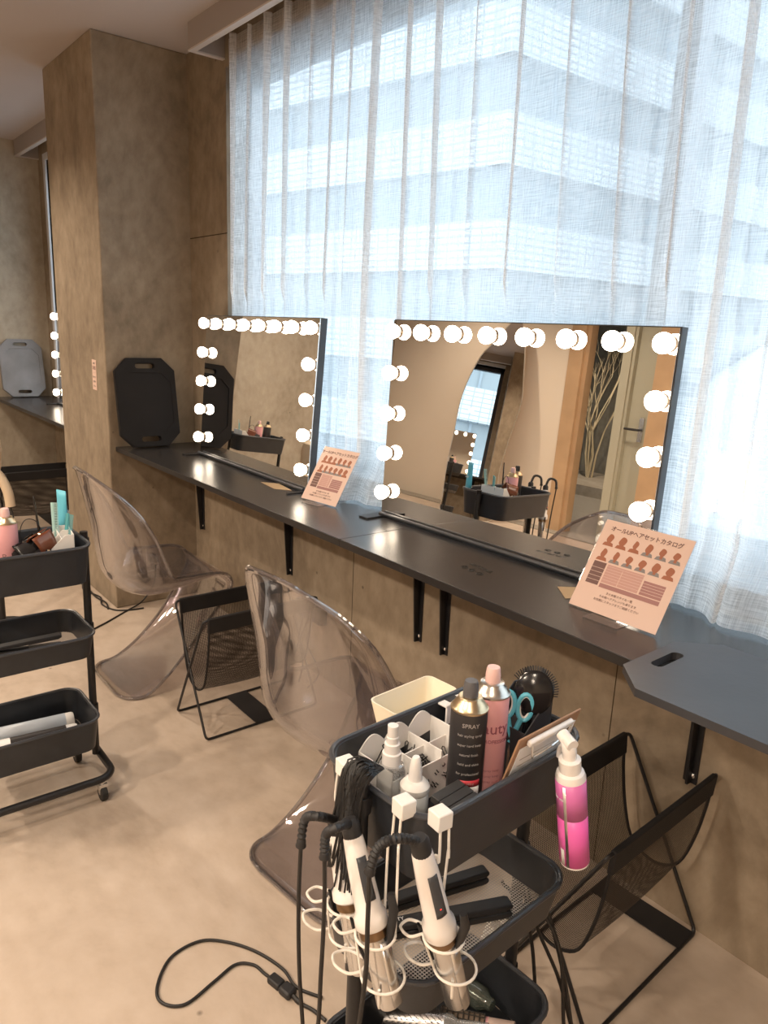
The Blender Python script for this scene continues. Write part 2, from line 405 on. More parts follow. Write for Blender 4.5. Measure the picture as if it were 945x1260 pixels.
# hall behind the doorway
struct('wall_hall', MB().box((-7.2, -5.6, 0), (-2.2, -5.45, 2.6)).box((-2.4, -5.45, 0), (-2.25, OY-.14, 2.6)).box((-7.2, -5.45, 0), (-7.05, OY-.12, 2.6)), M['hall'], 'grey green concrete hall wall')
fh = MB(); fh.grid(2, 2, lambda a, b: (-7.2+5*a, -5.5+3.38*b, .002), lambda a, b: (5*a, 3.4*b)); struct('floor_hall', fh, M['hall_floor'], 'small grey tiles of the hall floor', solid=.01)
struct('ceiling_hall', slab((-7.2, -5.6, 2.6), (-2.2, OY-.12, 2.7)), M['hall'])
struct('trim_3', slab((-7.0, -5.45, 0), (-2.45, -4.20, .12)), M['conc_lt'], 'low pale ledge in the hall')
# pelmets
def pelmet(n, x0, x1):
    y0 = 1.345; t = .02
    p = MB(); p.box((x0, y0, 2.292), (x1, y0+t, CZ)); p.box((x0, y0+t, 2.292), (x0+t, WY, CZ))
    o = struct(n, p, M['pelmet'], 'taupe curtain pelmet box under the ceiling')
    l = MB(); l.box((x0-.001, y0-.001, 2.287), (x1, y0+t+.003, 2.293)); l.box((x0-.001, y0+t, 2.287), (x0+t, WY, 2.293)); l.build('pelmet_lip', M['pelmet_lip'], o, smooth=False)
    r = MB(); r.box((x0+t, 1.43, 2.345), (x1-.01, 1.45, 2.36)); r.build('curtain_rail', M['white'], o)
pelmet('trim_4', -2.956, RX-.02); pelmet('trim_5', FX+.01, CL-.005)
# windows
def window(n, x0, x1, mat, muls):
    y = WY+.09; w = MB()
    w.box((x0, y, ZS), (x1, y+.05, ZS+.05)); w.box((x0, y, ZT-.05), (x1, y+.05, ZT))
    w.box((x0, y, ZS), (x0+.045, y+.05, ZT)); w.box((x1-.045, y, ZS), (x1, y+.05, ZT))
    for m in muls: w.box((m-.025, y, ZS+.05), (m+.025, y+.05, ZT-.05))
    o = struct(n, w, mat, 'metal framed window'); 
    g = MB().box((x0+.04, y+.02, ZS+.04), (x1-.04, y+.026, ZT-.04)); g.build('pane', M['glass'], o, smooth=False)
window('window_1', W1[0], W1[1], M['alu'], (-1.0,))
window('window_2', W2[0], W2[1], M['win_dark'], (-4.72,))
struct('trim_6', MB().box((W2[0]-.045, WY-.012, ZS), (W2[0], WY+.09, ZT+.04)).box((W2[0], WY-.012, ZT), (W2[1], WY+.09, ZT+.04)), pbr('pale grey window reveal', (.6, .6, .62), .5), 'pale grey window reveal strip')
struct('trim_7', MB().box((CL-.6, WY-.012, .0), (FX+.02, WY, .05)), M['blk_soft'], 'black skirting strip of the far bay')
# floor slot of the far bay
struct('trim_8', MB().box((-5.5, 1.24, 0), (-4.05, 1.25, .002)).box((-5.5, 1.40, 0), (-4.05, 1.41, .002)).box((-5.25, 1.25, 0), (-4.3, 1.40, .0015)), M['blk_soft'], 'black floor hatch of the far bay')

# ================================================================ OUTSIDE
gr = MB(); gr.box((-70, 1.9, -4.1), (50, 70, -4)); o = gr.build('ground', M['asphalt'], smooth=False); tag(o, 'wet grey street outside the window', None, None, 'structure')
cw = MB()
for i in range(9): cw.box((-6.2+i*.9, 9.0, -3.995), (-5.75+i*.9, 12.0, -3.985))
cw.box((-14, 7.6, -3.995), (6, 7.75, -3.985)); cw.box((-14, 13.2, -3.995), (6, 13.35, -3.985))
tag(cw.build('road_marking', M['roadpaint'], smooth=False), 'white road markings on the street outside', None, None, 'structure')
def office():
    b = thing('office_building', 'white tiled corner office building with bands of windows seen through the curtain', 'building', (-17.75, 18.6, -4))
    a = math.atan2(-.17, -.985); LL, LR = 34., 44.
    dl = V((math.cos(a), math.sin(a), 0)); dr = V((0, 1, 0)); nl = V((-dl.y, dl.x, 0)); nl = nl if nl.y < 0 else -nl; nr = V((1, 0, 0))
    def seg(mb, d, n, s0, s1, z0, z1, out):
        # closed slab on one face, uv in metres
        P = [d*s0+n*out, d*s1+n*out, d*s1-n*.4, d*s0-n*.4]; o = len(mb.v)
        for z in (z0, z1):
            for k, p in enumerate(P):
                mb.v.append((p.x, p.y, z)); mb.uv[len(mb.v)-1] = ((s0, s1, s1, s0)[k], z)
        mb.f += [tuple(o+i for i in f) for f in ((0,3,2,1),(4,5,6,7),(0,1,5,4),(1,2,6,5),(2,3,7,6),(3,0,4,7))]
    core = MB()
    far = dl*LL
    cp = [(-.25*0, 0), (far.x, far.y), (far.x, far.y+LR), (0, LR)]
    core.prism(cp, 0, 34); core.build('glazing', M['win_strip'], b, smooth=False)
    z = 0.
    k = 0
    while z < 33:
        s0 = 4-4+z+ (0 if k else 0)
        mb = MB(); z0 = 4+3.36+3.1*(k-2)-.02; z1 = z0+1.5
        if z0 > -.5:
            z0 = max(z0, 0)
            seg(mb, dl, nl, -.35, LL, z0, z1, .35); seg(mb, dr, nr, -.35, LR, z0, z1, .35)
            mb.build('tile_band', M['tile_white'], b, smooth=False)
        z = z1; k += 1
    mu = MB()
    for i in range(1, 17): p = dl*(LL*i/17)+nl*.06; mu.box((p.x-.07, p.y-.07, 0), (p.x+.07, p.y+.07, 34))
    for i in range(1, 20): p = dr*(2*i)+nr*.06; mu.box((p.x-.06, p.y-.06, 0), (p.x+.06, p.y+.06, 34))
    mu.build('mullions', M['mullion'], b, smooth=False)
office()
def annex():
    b = thing('apartment_block', 'white tiled block across the street, seen in the leaning floor mirror', 'building', (-2.6, 26.2, -4))
    MB().box((-8.4, .4, 0), (8.4, 9, 26)).build('glazing', M['win_strip'], b, smooth=False)
    for k in range(8):
        m = MB(); z0 = 3.3*k+.6; P = [(-8.6, 0), (8.6, 0), (8.6, .6), (-8.6, .6)]
        for z in (z0, z0+1.6):
            for x, y in P: m.v.append((x, y, z)); m.uv[len(m.v)-1] = (x, z)
        m.f = [(0,3,2,1),(4,5,6,7),(0,1,5,4),(1,2,6,5),(2,3,7,6),(3,0,4,7)]
        m.build('tile_band', M['tile_white'], b, smooth=False)
    m = MB()
    for k in range(9): m.box((-8.4+2.1*k-.06, .3, 0), (-8.4+2.1*k+.06, .42, 26))
    m.build('mullions', M['mullion'], b, smooth=False)
annex()
def house():
    h = thing('gabled_house', 'small white gabled building beyond the street on the right', 'building', (-9.5, 24., -4))
    MB().box((-2.0, -3, 0), (2.0, 3, 4.2)).prism([(-2.0, 4.2), (2.0, 4.2), (0, 5.6)], -3, 3, Matrix.Rotation(R(90), 4, 'X')).build('wall', M['house'], h, smooth=False)
    MB().prism([(-2.3, 4.0), (0, 5.65), (2.3, 4.0), (2.3, 4.15), (0, 5.85), (-2.3, 4.15)], -3.2, 3.2, Matrix.Rotation(R(90), 4, 'X')).build('roof', M['roof'], h, smooth=False)
    MB().box((-1.5, -3.04, .5), (-.2, -3, 2.2)).build('lit_window', M['lit_win'], h, smooth=False)
house()

# ================================================================ WORKTOPS
def worktop(label, x0, x1, brackets, group):
    y0 = 1.118; w = thing('worktop', label, 'worktop', ((x0+x1)/2, (y0+WY)/2, ZC-.02), group=group)
    hx = (x1-x0)/2-.0006; hy = (WY-y0)/2-.0005
    MB().box((-hx, -hy, 0.0), (hx, hy, .02)).build('top', M['counter'], w, bevel=.0012)
    MB().box((-hx, -hy-.001, .0005), (hx, -hy, .0185)).build('edge_band', M['counter_edge'], w, smooth=False)
    for bx in brackets:
        X = bx-(x0+x1)/2; Y = WY-(y0+WY)/2
        b = MB(); b.prism([(0, 0), (0, -.385), (-.018, -.385), (-.045, 0)], -.003, .003, Matrix.Translation((X, Y, 0))@Matrix.Rotation(R(90), 4, 'Z')@Matrix.Rotation(R(90), 4, 'X'))
        b.prism([(0, 0), (0, -.04), (-.30, -.012), (-.30, 0)], -.003, .003, Matrix.Translation((X, Y, 0))@Matrix.Rotation(R(90), 4, 'Z')@Matrix.Rotation(R(90), 4, 'X'))
        b.box((X-.016, Y-.004, -.385), (X+.016, Y, -.001)); b.box((X-.016, Y-.30, -.005), (X+.016, Y, -.001))
        bo = b.build('bracket', M['blk'], w, bevel=.001)
        MB().lathe([(.006, 0), (.006, .003), (.003, .005)], (X+.006, Y-.004, -.365), (0, -1, 0), 12).build('screw', M['chrome'], bo)
    return w
worktop('long black worktop left of the seam, meeting the column', CX+.001, -1.57, (-3.2, -2.414, -1.643), None)
wt = worktop('black worktop right of the seam, below the larger mirror and the lying board', -1.57, .95, (-1.523, -.715, .15), None)
worktop('black worktop of the far bay behind the column', FX+.001, CL-.001, (-4.12, -5.2), None)
lg = text('BLKSTAIL', .020, bold=.0003); lg.xf(Matrix.Translation((-1.19+.31, 1.268-1.3025, .0204))@Matrix.Rotation(R(-6), 4, 'Z')).build('printed_logo', pbr('dark logo print', (.008, .007, .006), .5), wt)
ic = MB()
for i in range(3):
    c = V((-1.19+.31-.028+.028*i, 1.240-1.3025-.003*i, .0203)); ic.tube([c+V((.008*math.cos(a), .008*math.sin(a), 0)) for a in [k*math.pi/8 for k in range(16)]], .0011, 5, True)
    ic.box(tuple(c+V((-.003, -.003, 0))), tuple(c+V((.003, .002, .0006))))
ic.build('printed_icons', pbr('dark icon print', (.008, .007, .006), .5), wt)

# ================================================================ VANITY MIRRORS
def vanity(label, xc, y, width, tilt, yaw, nleft=5, h=.571, group='lighted vanity mirrors on the worktops', spacing=8):
    w = thing('vanity_mirror', label, 'mirror', (xc, y, ZC), (R(-tilt), 0, R(yaw)), group)
    hw = width/2; z0 = .008
    MB().box((-hw, .004, z0), (hw, .028, z0+h)).build('mirror_frame', M['frame'], w, bevel=.001)
    MB().box((-hw+.0025, 0, z0+.0025), (hw-.0025, .0039, z0+h-.0025)).build('mirror_glass', M['mirror'], w, smooth=False)
    for s in (-1, 1):
        MB().box((s*hw-.012-(.028 if s > 0 else 0)*0, -.075, .0005), (s*hw+.028-.03*(s > 0), .06, .005), rot=(R(tilt), 0, 0), piv=(0, .0, 0)).build('foot', M['blk'], w)
    MB().tube([(-hw+.01, -.011, .0085), (hw-.01, -.011, .0085)], .006, 10).build('base_bar', M['rim'], w)
    pos = [(-hw+.022+(width-.044)*i/7, z0+h-.035) for i in range(8)]
    for s in (-1, 1):
        for k in range(1, 5): pos.append((s*(hw-.022), z0+h-.035-.117*k))
    proto = None
    for i, (x, z) in enumerate(pos):
        if proto is None:
            b = MB().lathe([(.0001, -.001), (.014, .0), (.019, .004), (.0212, .010), (.0218, .016), (.0208, .022), (.0165, .028), (.009, .0315), (.0001, .0325)], (0, -.008, 0), (0, -1, 0), 24).build('bulb', M['bulb'], w, loc=(x, 0, z))
            sk = MB().lathe([(.017, 0), (.0175, .005), (.015, .006), (.0145, .0085)], (0, -.0003, 0), (0, -1, 0), 20).build('socket', M['silver'], b)
            proto = (b, sk)
        else:
            b = proto[0].copy(); col.objects.link(b); b.parent = w; b.location = (x, 0, z)
            c = proto[1].copy(); col.objects.link(c); c.parent = b
    return w
vanity('wide lighted mirror with round bulbs, right of the small menu sign', -1.29, 1.400, .885, 2.0, 2.0)
vanity('lighted mirror with round bulbs near the concrete column', -2.53, 1.360, .87, 4.0, -1.0)
vanity('lighted mirror with round bulbs in the far bay, behind the column', -4.64, 1.38, .87, 1.5, 0.)

# ================================================================ CURTAIN
def curtain():
    x0, x1 = -2.875, 1.55; zt, zb = 2.34, ZC+.004
    rnd = random.Random(3)
    pl = [x0]
    while pl[-1] < x1: pl.append(pl[-1]+rnd.uniform(.10, .17))
    ph = [rnd.uniform(.55, 1.25) for _ in pl]; lean = [rnd.uniform(-.05, .05) for _ in pl]; sh = [rnd.uniform(0, 6.28) for _ in pl]
    import bisect
    def fold(x):
        k = max(0, min(len(pl)-2, bisect.bisect_right(pl, x)-1)); t = (x-pl[k])/(pl[k+1]-pl[k]); return k, t
    nu, nv = 1500, 34
    def behind(x):   # is a mirror standing here
        return (-3.0 < x < -2.07) or (-1.76 < x < -.83)
    def f(a, b):
        x = x0+(x1-x0)*a; z = zt+(zb-zt)*b
        # folds tight at the top, spreading and leaning lower down
        xs = x+.05*math.sin(x*2.3+1.)*b+.02*math.sin(x*9+b*2.)*b
        k, t = fold(min(max(xs, x0), x1-1e-4)); am = ph[k]
        tight = math.exp(-((t-.5)/.16)**2)            # a narrow pleat
        wave = .5-.5*math.cos(2*math.pi*t)
        dx = .040*am*math.sin(2*math.pi*t)*(1-.45*b)
        y = 1.472-.024*am*(tight*(1-.75*b)+wave*.55*b) - .010*am*math.sin(4*math.pi*t+sh[k])*b
        y += .006*math.sin(x*31+b*4)*b
        x2 = x+dx*(.9)
        if behind(x) and z < 1.40: y = max(y, 1.466)
        # the hem lies on the worktop
        if b > .93:
            q = (b-.93)/.07
            amt = 0.
            if x > -.84: amt = .105*min(1, (x+.84)/.12)*(.75+.25*math.sin(x*6.3+2.1)+.10*math.sin(x*19))
            elif -2.08 < x < -1.74: amt = .07*math.sin(math.pi*(x+2.08)/.34)
            y -= amt*q**.7; z = max(zb, z)+(.022*amt/.1*math.sin(q*math.pi)**.6 if amt > 0 else 0)+.003*abs(math.sin(x*23))
            if amt > 0: z = min(z, ZC+.13*(1-q)+.006+.006*math.sin(x*14)**2)
        return (x2, y, z)
    mb = MB(); mb.grid(nu, nv, f, lambda a, b: ((x1-x0)*a*1.6, (zt-zb)*b))
    o = mb.build('curtain', M['sheer'], ang=180); tag(o, 'long white sheer curtain hanging over the big window, hem on the worktop', 'curtain')
    hm = MB()
curtain()

# ================================================================ LAP BOARDS
def octo(w, h, c): return [(-w/2+c, -h/2), (w/2-c, -h/2), (w/2, -h/2+c), (w/2, h/2-c), (w/2-c, h/2), (-w/2+c, h/2), (-w/2, h/2-c), (-w/2, -h/2+c)]
def slot(cx, cy, L, r):
    p = []
    for s, a0 in ((1, -90), (-1, 90)):
        for k in range(7):
            a = R(a0+180*k/6); p.append((cx+s*(L/2-r)+r*math.cos(a), cy+r*math.sin(a)))
    return p
def board(label, w, h, c, mat, loc, rot, thick=.018, recess=True):
    b = thing('lap_board', label, 'board', loc, rot, 'octagonal boards with hand slots')
    polyholes(octo(w, h, c), [slot(0, h/2-.034, .085, .011), slot(0, -h/2+.034, .085, .011)], thick).build('panel', mat, b, smooth=False, bevel=.0015)
    if recess:
        q = .024
        rim = polyholes(octo(w, h, c), [octo(w-2*q, h-2*.06, c-.006)], .004)
        rim = polyholes(octo(w, h, c), [octo(w-2*q, h-.13, c)], .004)
        rim = polyholes(octo(w-.004, h-.004, c), [slot(0, h/2-.034, .088, .0125), slot(0, -h/2+.034, .088, .0125), octo(w-2*q, h-.125, c-.012)], .004)
        rim.build('raised_border', mat, b, smooth=False, loc=(0, 0, thick/2+.002), bevel=.001)
    return b
# leaning on the column: board plane ~ vertical, normal +X
def stand(yaw): return None
board('black octagonal board leaning against the concrete column', .268, .386, .055, M['board'], (CX+.046, 1.249, ZC+.194), (Matrix.Rotation(R(-10), 3, 'Y')@Matrix(((0,0,1),(1,0,0),(0,1,0)))).to_euler())
board('pale grey scuffed octagonal board leaning on the far wall', .27, .385, .055, M['board_grey'], (FX+.046, 1.29, ZC+.194), (Matrix.Rotation(R(-10), 3, 'Y')@Matrix(((0,0,1),(1,0,0),(0,1,0)))).to_euler())
board('worn charcoal octagonal board lying flat at the right end of the worktop', .29, .46, .062, M['board_worn'], (-.425, 1.148, ZC+.0085), (0, 0, R(90+1.5)), .014, recess=False)

# ================================================================ MENU SIGNS
def sign(label, loc, yaw, w=.21, h=.19, skew=0.):
    s = thing('menu_sign', label, 'sign', loc, (0, 0, yaw), 'menu signs on the worktop')
    L = R(-32)   # leaning back
    T = Matrix.Rotation(L, 4, 'X')@Matrix.Rotation(R(90), 4, 'X')
    W2, = (w/2,)
    ac = MB(); ac.box((-w/2-.002, -.001, .001), (w/2+.002, .001, h)); ac.xf(Matrix.Rotation(L, 4, 'X'))
    ac.build('acrylic_panel', M['acrylic'], s)
    ft = MB(); ft.box((-.04, -.035, .0), (.04, .001, .002)); ft.box((-.04, -.035, .0), (.04, -.033, .012)); ft.box((-.04, 0, 0), (.04, .055, .002)); ft.build('acrylic_foot', M['acrylic'], s)
    def flat(mb, name, mat, d): return mb.xf(Matrix.Translation((0, 0, 0))@T@Matrix.Translation((0, 0, d))).build(name, mat, s, smooth=False)
    flat(MB().box((-w/2, .003, -.0003), (w/2, h-.002, .0003)), 'printed_sheet', M['paper'], .0018)
    flat(text('オールUPヘアセットカタログ', .0125, bold=.0002).xf(Matrix.Translation((0, h-.020, 0))), 'title', M['print_brown'], .0024)
    heads = MB(); smocks = MB(); rn = random.Random(5)
    for r_ in range(2):
        for c_ in range(6):
            cx = -w/2+.027+c_*(w-.050)/5; cy = h-.046-r_*.034
            rx = rn.uniform(.0055, .0085); ry = rn.uniform(.008, .011)
            heads.prism([(cx+rx*math.cos(a)+.001*math.sin(3*a), cy+.004+ry*math.sin(a)) for a in [k*math.pi/8 for k in range(16)]], 0, .0002)
            heads.prism([(cx-.003, cy-.010), (cx+.003, cy-.010), (cx+.003, cy), (cx-.003, cy)], 0, .00015)
            tgt = smocks if rn.random() < .65 else heads
            tgt.prism([(cx-.013, cy-.013), (cx+.013, cy-.013), (cx+.010, cy-.006), (cx+.003, cy-.004), (cx-.003, cy-.004), (cx-.010, cy-.006)], 0, .0001)
    flat(heads, 'hairstyle_pictures', M['print_hair'], .0022); flat(smocks, 'smock_pictures', M['print_grey'], .00222)
    tb = MB(); tb.box((-w/2+.014, h-.146, 0), (-w/2+.044, h-.096, .0001)); flat(tb, 'dark_column', M['print_brown'], .0022)
    tb = MB(); tb.box((-w/2+.048, h-.137, 0), (w/2-.070, h-.097, .0001)); flat(tb, 'pink_table', M['print_pink'], .0022)
    tb = MB(); tb.box((w/2-.066, h-.137, 0), (w/2-.018, h-.107, .0001)); tb.box((-w/2+.048, h-.148, 0), (w/2-.018, h-.139, .0001)); flat(tb, 'mauve_table', M['print_mauve'], .0022)
    ln = MB()
    for k in range(4): ln.box((-w/2+.014, h-.137+.009*k, 0), (-w/2+.044, h-.1362+.009*k, .0001)); ln.box((w/2-.066, h-.131+.006*k, 0), (w/2-.018, h-.1302+.006*k, .0001))
    for k in range(6): ln.box((-w/2+.048, h-.131+.006*k, 0), (w/2-.070, h-.1304+.006*k, .0001))
    ln.box((-w/2+.085, h-.137, 0), (-w/2+.086, h-.103, .0001))
    flat(ln, 'table_lines', M['paper'], .00235)
    for k, tx in enumerate(('まとめ髪スタイル一覧', 'その他ヘアアレンジも承ります', 'お気軽にスタッフまでご相談ください')):
        flat(text(tx, .0062).xf(Matrix.Translation((0, h-.157-.0088*k, 0))), 'small_print', M['print_brown'], .0024)
    return s
sign('large pink printed menu sign in a clear stand, right of the wide mirror', (-.812, 1.249, ZC), R(0.5), .203, .205)
sign('smaller looking pink menu sign between the two lighted mirrors', (-1.950, 1.300, ZC), R(8), .165, .195)
# cards and small papers on the counter
def card(name, label, pts, mat, z=ZC+.0006, th=.0008):
    cx = sum(p[0] for p in pts)/len(pts); cy = sum(p[1] for p in pts)/len(pts)
    o = MB().prism([(x-cx, y-cy) for x, y in pts], 0, th).build(name, mat, smooth=False, loc=(cx, cy, z)); return tag(o, label, 'card')
card('paper_card', 'brown kraft card lying at the right foot of the near-column mirror', [(-2.32, 1.30), (-2.20, 1.285), (-2.15, 1.325), (-2.27, 1.345)], M['kraft'])
card('paper_card', 'kraft card half hidden behind the large menu sign', [(-1.00, 1.318), (-.94, 1.27), (-.91, 1.33), (-.96, 1.37)], M['kraft'])
st = thing('notice_strip', 'narrow white notice strip taped to the column', 'notice', (-3.431, CY-.0015, 1.053), (0, R(1.5), 0))
MB().box((-.027, 0, -.066), (.027, .001, .066)).build('paper', M['paper'], st, smooth=False)
for k, (tx, s_, m_) in enumerate((('CARE', .010, 'print_grey'), ('LESS', .021, 'print_brown'), ('- - - - -', .010, 'print_grey'), ('スタッフ', .010, 'print_grey'), ('お呼び', .010, 'print_grey'), ('下さい', .010, 'print_grey'))):
    text(tx, s_).xf(Matrix.Translation((0, -.0006, .05-.02*k))@Matrix.Rotation(R(90), 4, 'X')).build('lettering', M[m_], st, smooth=False)

# ================================================================ CHAIRS
def chair_proto(label):
    c = thing('clear_chair', label, 'chair', group='clear moulded chairs at the worktop')
    # rows: y, z, half width, side offset along y, side offset along z
    rows = [(-.250, .800, .085, .012, -.012), (-.243, .788, .120, .030, -.022), (-.232, .745, .160, .060, -.018), (-.216, .665, .190, .095, 0), (-.200, .58, .208, .125, 0), (-.190, .49, .216, .145, .005),
            (-.178, .420, .218, .150, .030), (-.145, .372, .218, .130, .064), (-.080, .350, .214, .085, .082), (.010, .358, .210, .035, .072), (.090, .378, .208, .010, .050), (.160, .395, .206, .0, .027), (.205, .395, .200, -.008, .010),
            (.232, .375, .194, -.020, -.004), (.238, .340, .186, -.040, -.010), (.218, .285, .176, -.065, -.015), (.178, .222, .166, -.080, -.028), (.125, .160, .166, -.092, -.040), (.062, .108, .172, -.095, -.050), (-.005, .064, .180, -.090, -.048), (-.068, .034, .182, -.070, -.030), (-.125, .014, .170, -.044, -.013), (-.168, .005, .138, -.024, -.004), (-.192, .002, .09, -.008, 0), (-.200, .002, .045, 0, 0)]
    P = smoothpath([(r[0], r[1], r[2]) for r in rows], 4); Q = smoothpath([(r[3], r[4], 0) for r in rows], 4)
    n = len(P)
    def f(a, b):
        i = min(n-1, int(round(a*(n-1)))); v = 2*b-1; e = abs(v)**2.4
        p, q = P[i], Q[i]
        return (p.z*math.sin(v*math.pi/2*.92)/math.sin(math.pi/2*.92), p.x+q.x*e, max(.003, p.y+q.y*e))
    nv = 25
    mb = MB().grid(n, nv, f)
    sh = mb.build('shell', M['clearpl'], c, solid=.006, ang=180)
    edge = [V(f(0, j/(nv-1))) for j in range(nv)]+[V(f(i/(n-1), 1)) for i in range(1, n)]+[V(f(1, 1-j/(nv-1))) for j in range(1, nv)]+[V(f(1-i/(n-1), 0)) for i in range(1, n-1)]
    edge = [p if p.z > .006 else V((p.x, p.y, .006)) for p in edge]
    MB().tube(edge, .0058, 8, True).build('edge_bead', M['clearrim'], c)
    return c
ch = chair_proto('clear plastic moulded chair nearer the camera, between rack and near trolley')
ch.location = (-1.315, .985, 0); ch.rotation_euler = (0, 0, R(6))
c2 = copy_tree(ch); c2.location = (-2.57, 1.00, 0); c2.rotation_euler = (0, 0, R(0)); c2['label'] = 'clear plastic moulded chair standing next to the concrete column'

# ================================================================ BAG RACKS
def rack(label, loc, L=.42, panel=(.18, .26), rot=0.):
    k = thing('bag_rack', label, 'rack', loc, (0, 0, rot), 'folding wire bag racks under the worktops')
    r = .0042; zt = .405
    for s in (-1, 1):
        b, t = s*.112, -s*.105
        pts = [(b, 0, r), (b, L, r), (t, L, zt), (t, 0, zt)]
        # closed rectangle with rounded corners
        P = [V(p) for p in pts]; out = []
        for i in range(4):
            a, m_, c_ = P[i-1], P[i], P[(i+1) % 4]
            d1 = (a-m_).normalized()*.016; d2 = (c_-m_).normalized()*.016
            for q in range(5):
                u = q/4; out.append((m_+d1)*(1-u)**2+m_*2*u*(1-u)+(m_+d2)*u*u)
        MB().tube(out, r, 8, True).build('wire_frame', M['blk'], k)
    MB().box((-.112, panel[0], .0072), (.112, panel[1], .0092)).build('base_panel', M['blk_soft'], k)
    def prof(t):   # sling profile, hanging U
        a = [(-.105, zt-.01), (-.100, .33), (-.085, .24), (-.060, .165), (-.02, .135), (.02, .135), (.060, .165), (.085, .24), (.100, .33), (.105, zt-.01)]
        S = smoothpath([(x, 0, z) for x, z in a], 4); return S[min(len(S)-1, int(round(t*(len(S)-1))))]
    mb = MB(); mb.grid(37, 12, lambda a, b: (prof(a).x, .02+(L-.04)*b, prof(a).z-.012*math.sin(math.pi*a)*math.sin(math.pi*b)), lambda a, b: (a*.95, b*(L-.04)))
    mb.build('mesh_sling', M['sling'], k)
    for e in (0, 1):
        MB().tube([V((prof(t/36).x, .02+(L-.04)*e, prof(t/36).z)) for t in range(37)], .0035, 6).build('sling_binding', M['band'], k)
    for s in (-1, 1):
        bd = MB(); bd.box((s*.105-.0062, .016, zt-.045), (s*.105+.0062, L-.016, zt+.0065), rot=(0, R(s*4), 0)); bd.build('canvas_band', M['band'], k, bevel=.003)
    return k
rk = rack('black folding wire bag rack standing between the two clear chairs', (-2.118, .928, 0), panel=(.18, .26))
rack('black folding wire bag rack below the worktop, right of the near trolley', (-.735, 1.045, 0), .425, (.345, .415), R(3))
rack('black wire bag rack under the worktop of the far bay', (-4.75, .93, 0), .42, (.18, .26))

# ================================================================ TROLLEYS
def trolley(label, loc, L, W, rot, zt=.73, zm=.485, zb=.24):
    k = thing('rolling_trolley', label, 'trolley', loc, (0, 0, rot), 'three tier black trolleys')
    def tray(z, dep, name, meshfloor):
        o2 = rrect(W, L, .045); i2 = rrect(W-.012, L-.012, .040); b2 = rrect(W-.022, L-.022, .036); n = len(o2)
        mb = MB(); vs = []
        for pl, zz in ((o2, z), (b2, z-dep), (i2, z), ([(x*.985, y*.985) for x, y in b2], z-dep+.003)):
            vs += [V((x, y, zz)) for x, y in pl]
        fs = []
        for i in range(n):
            j = (i+1) % n
            fs += [(i, j, n+j, n+i), (2*n+j, 2*n+i, 3*n+i, 3*n+j), (i, 2*n+i, 2*n+j, j), (n+i, n+j, 3*n+j, 3*n+i)]
        mb.add(vs, fs); t = mb.build(name, M['tray'], k)
        MB().tube([V((x, y, z)) for x, y in o2], .0042, 8, True).build('rim', M['rim'], t)
        fb = MB(); c = [(x*.986, y*.986) for x, y in b2]
        fb.v = [(x, y, z-dep+.002) for x, y in c]; fb.f = [tuple(range(n))]; fb.uv = {i: c[i] for i in range(n)}
        fb.build('tray_floor', M['perf'] if meshfloor else M['tray'], t, smooth=False)
    tray(zt, .10, 'top_tray', False); tray(zm, .062, 'middle_tray', True); tray(zb, .09, 'bottom_tray', False)
    for s in (-1, 1):
        y = s*(L/2+.011)
        MB().tube([(0, y, .075), (0, y, zt+.010)], .0105, 12).build('post', M['blk'], k)
        for z in (zt-.02, zm-.02, zb-.02):
          c = MB(); c.cyl((0, y, z-.012), (0, y, z+.012), .0135, n=14); c.box((-.008, min(y, s*(L/2-.002)), z-.008), (.008, max(y, s*(L/2-.002)), z+.008))
          c.build('collar', M['blk_soft'], k)
    bl = rrect(W+.03, L+.045, .05)
    MB().tube([V((x, y, .070)) for x, y in bl], .0105, 10, True).build('base_frame', M['blk'], k)
    for sx in (-1, 1):
        for sy in (-1, 1):
            x, y = sx*(W/2-.002), sy*(L/2-.012)
            cs = MB(); cs.cyl((x, y, .058), (x, y, .048), .012); cs.prism([(-.014, 0), (.014, 0), (.018, -.026), (.008, -.030), (-.010, -.012)], -.011, .011, Matrix.Translation((x, y, .05))@Matrix.Rotation(R(90), 4, 'X'))
            c = cs.build('caster', M['chrome'], k)
            MB().cyl((x+.006, y-.009, .022), (x+.006, y+.009, .022), .022, n=20).build('wheel', M['rubber'], c, bevel=.003)
    return k
NT = (-.677, .700); NR = R(3.5); NL, NW = .340, .212
trolley('black three tier trolley close to the camera with curling irons hung on it', (NT[0], NT[1], 0), NL, NW, NR)
LT = (-2.012, .405); LL_, LW = .345, .235
trolley('black three tier trolley at the left edge, facing the column', (LT[0], LT[1], 0), LL_, LW, 0)
TT = (-4.40, .36)
trolley('black three tier trolley seen only in the mirror near the column', (TT[0], TT[1], 0), LL_, LW, R(4))
FZ = .634   # floor level inside the top trays
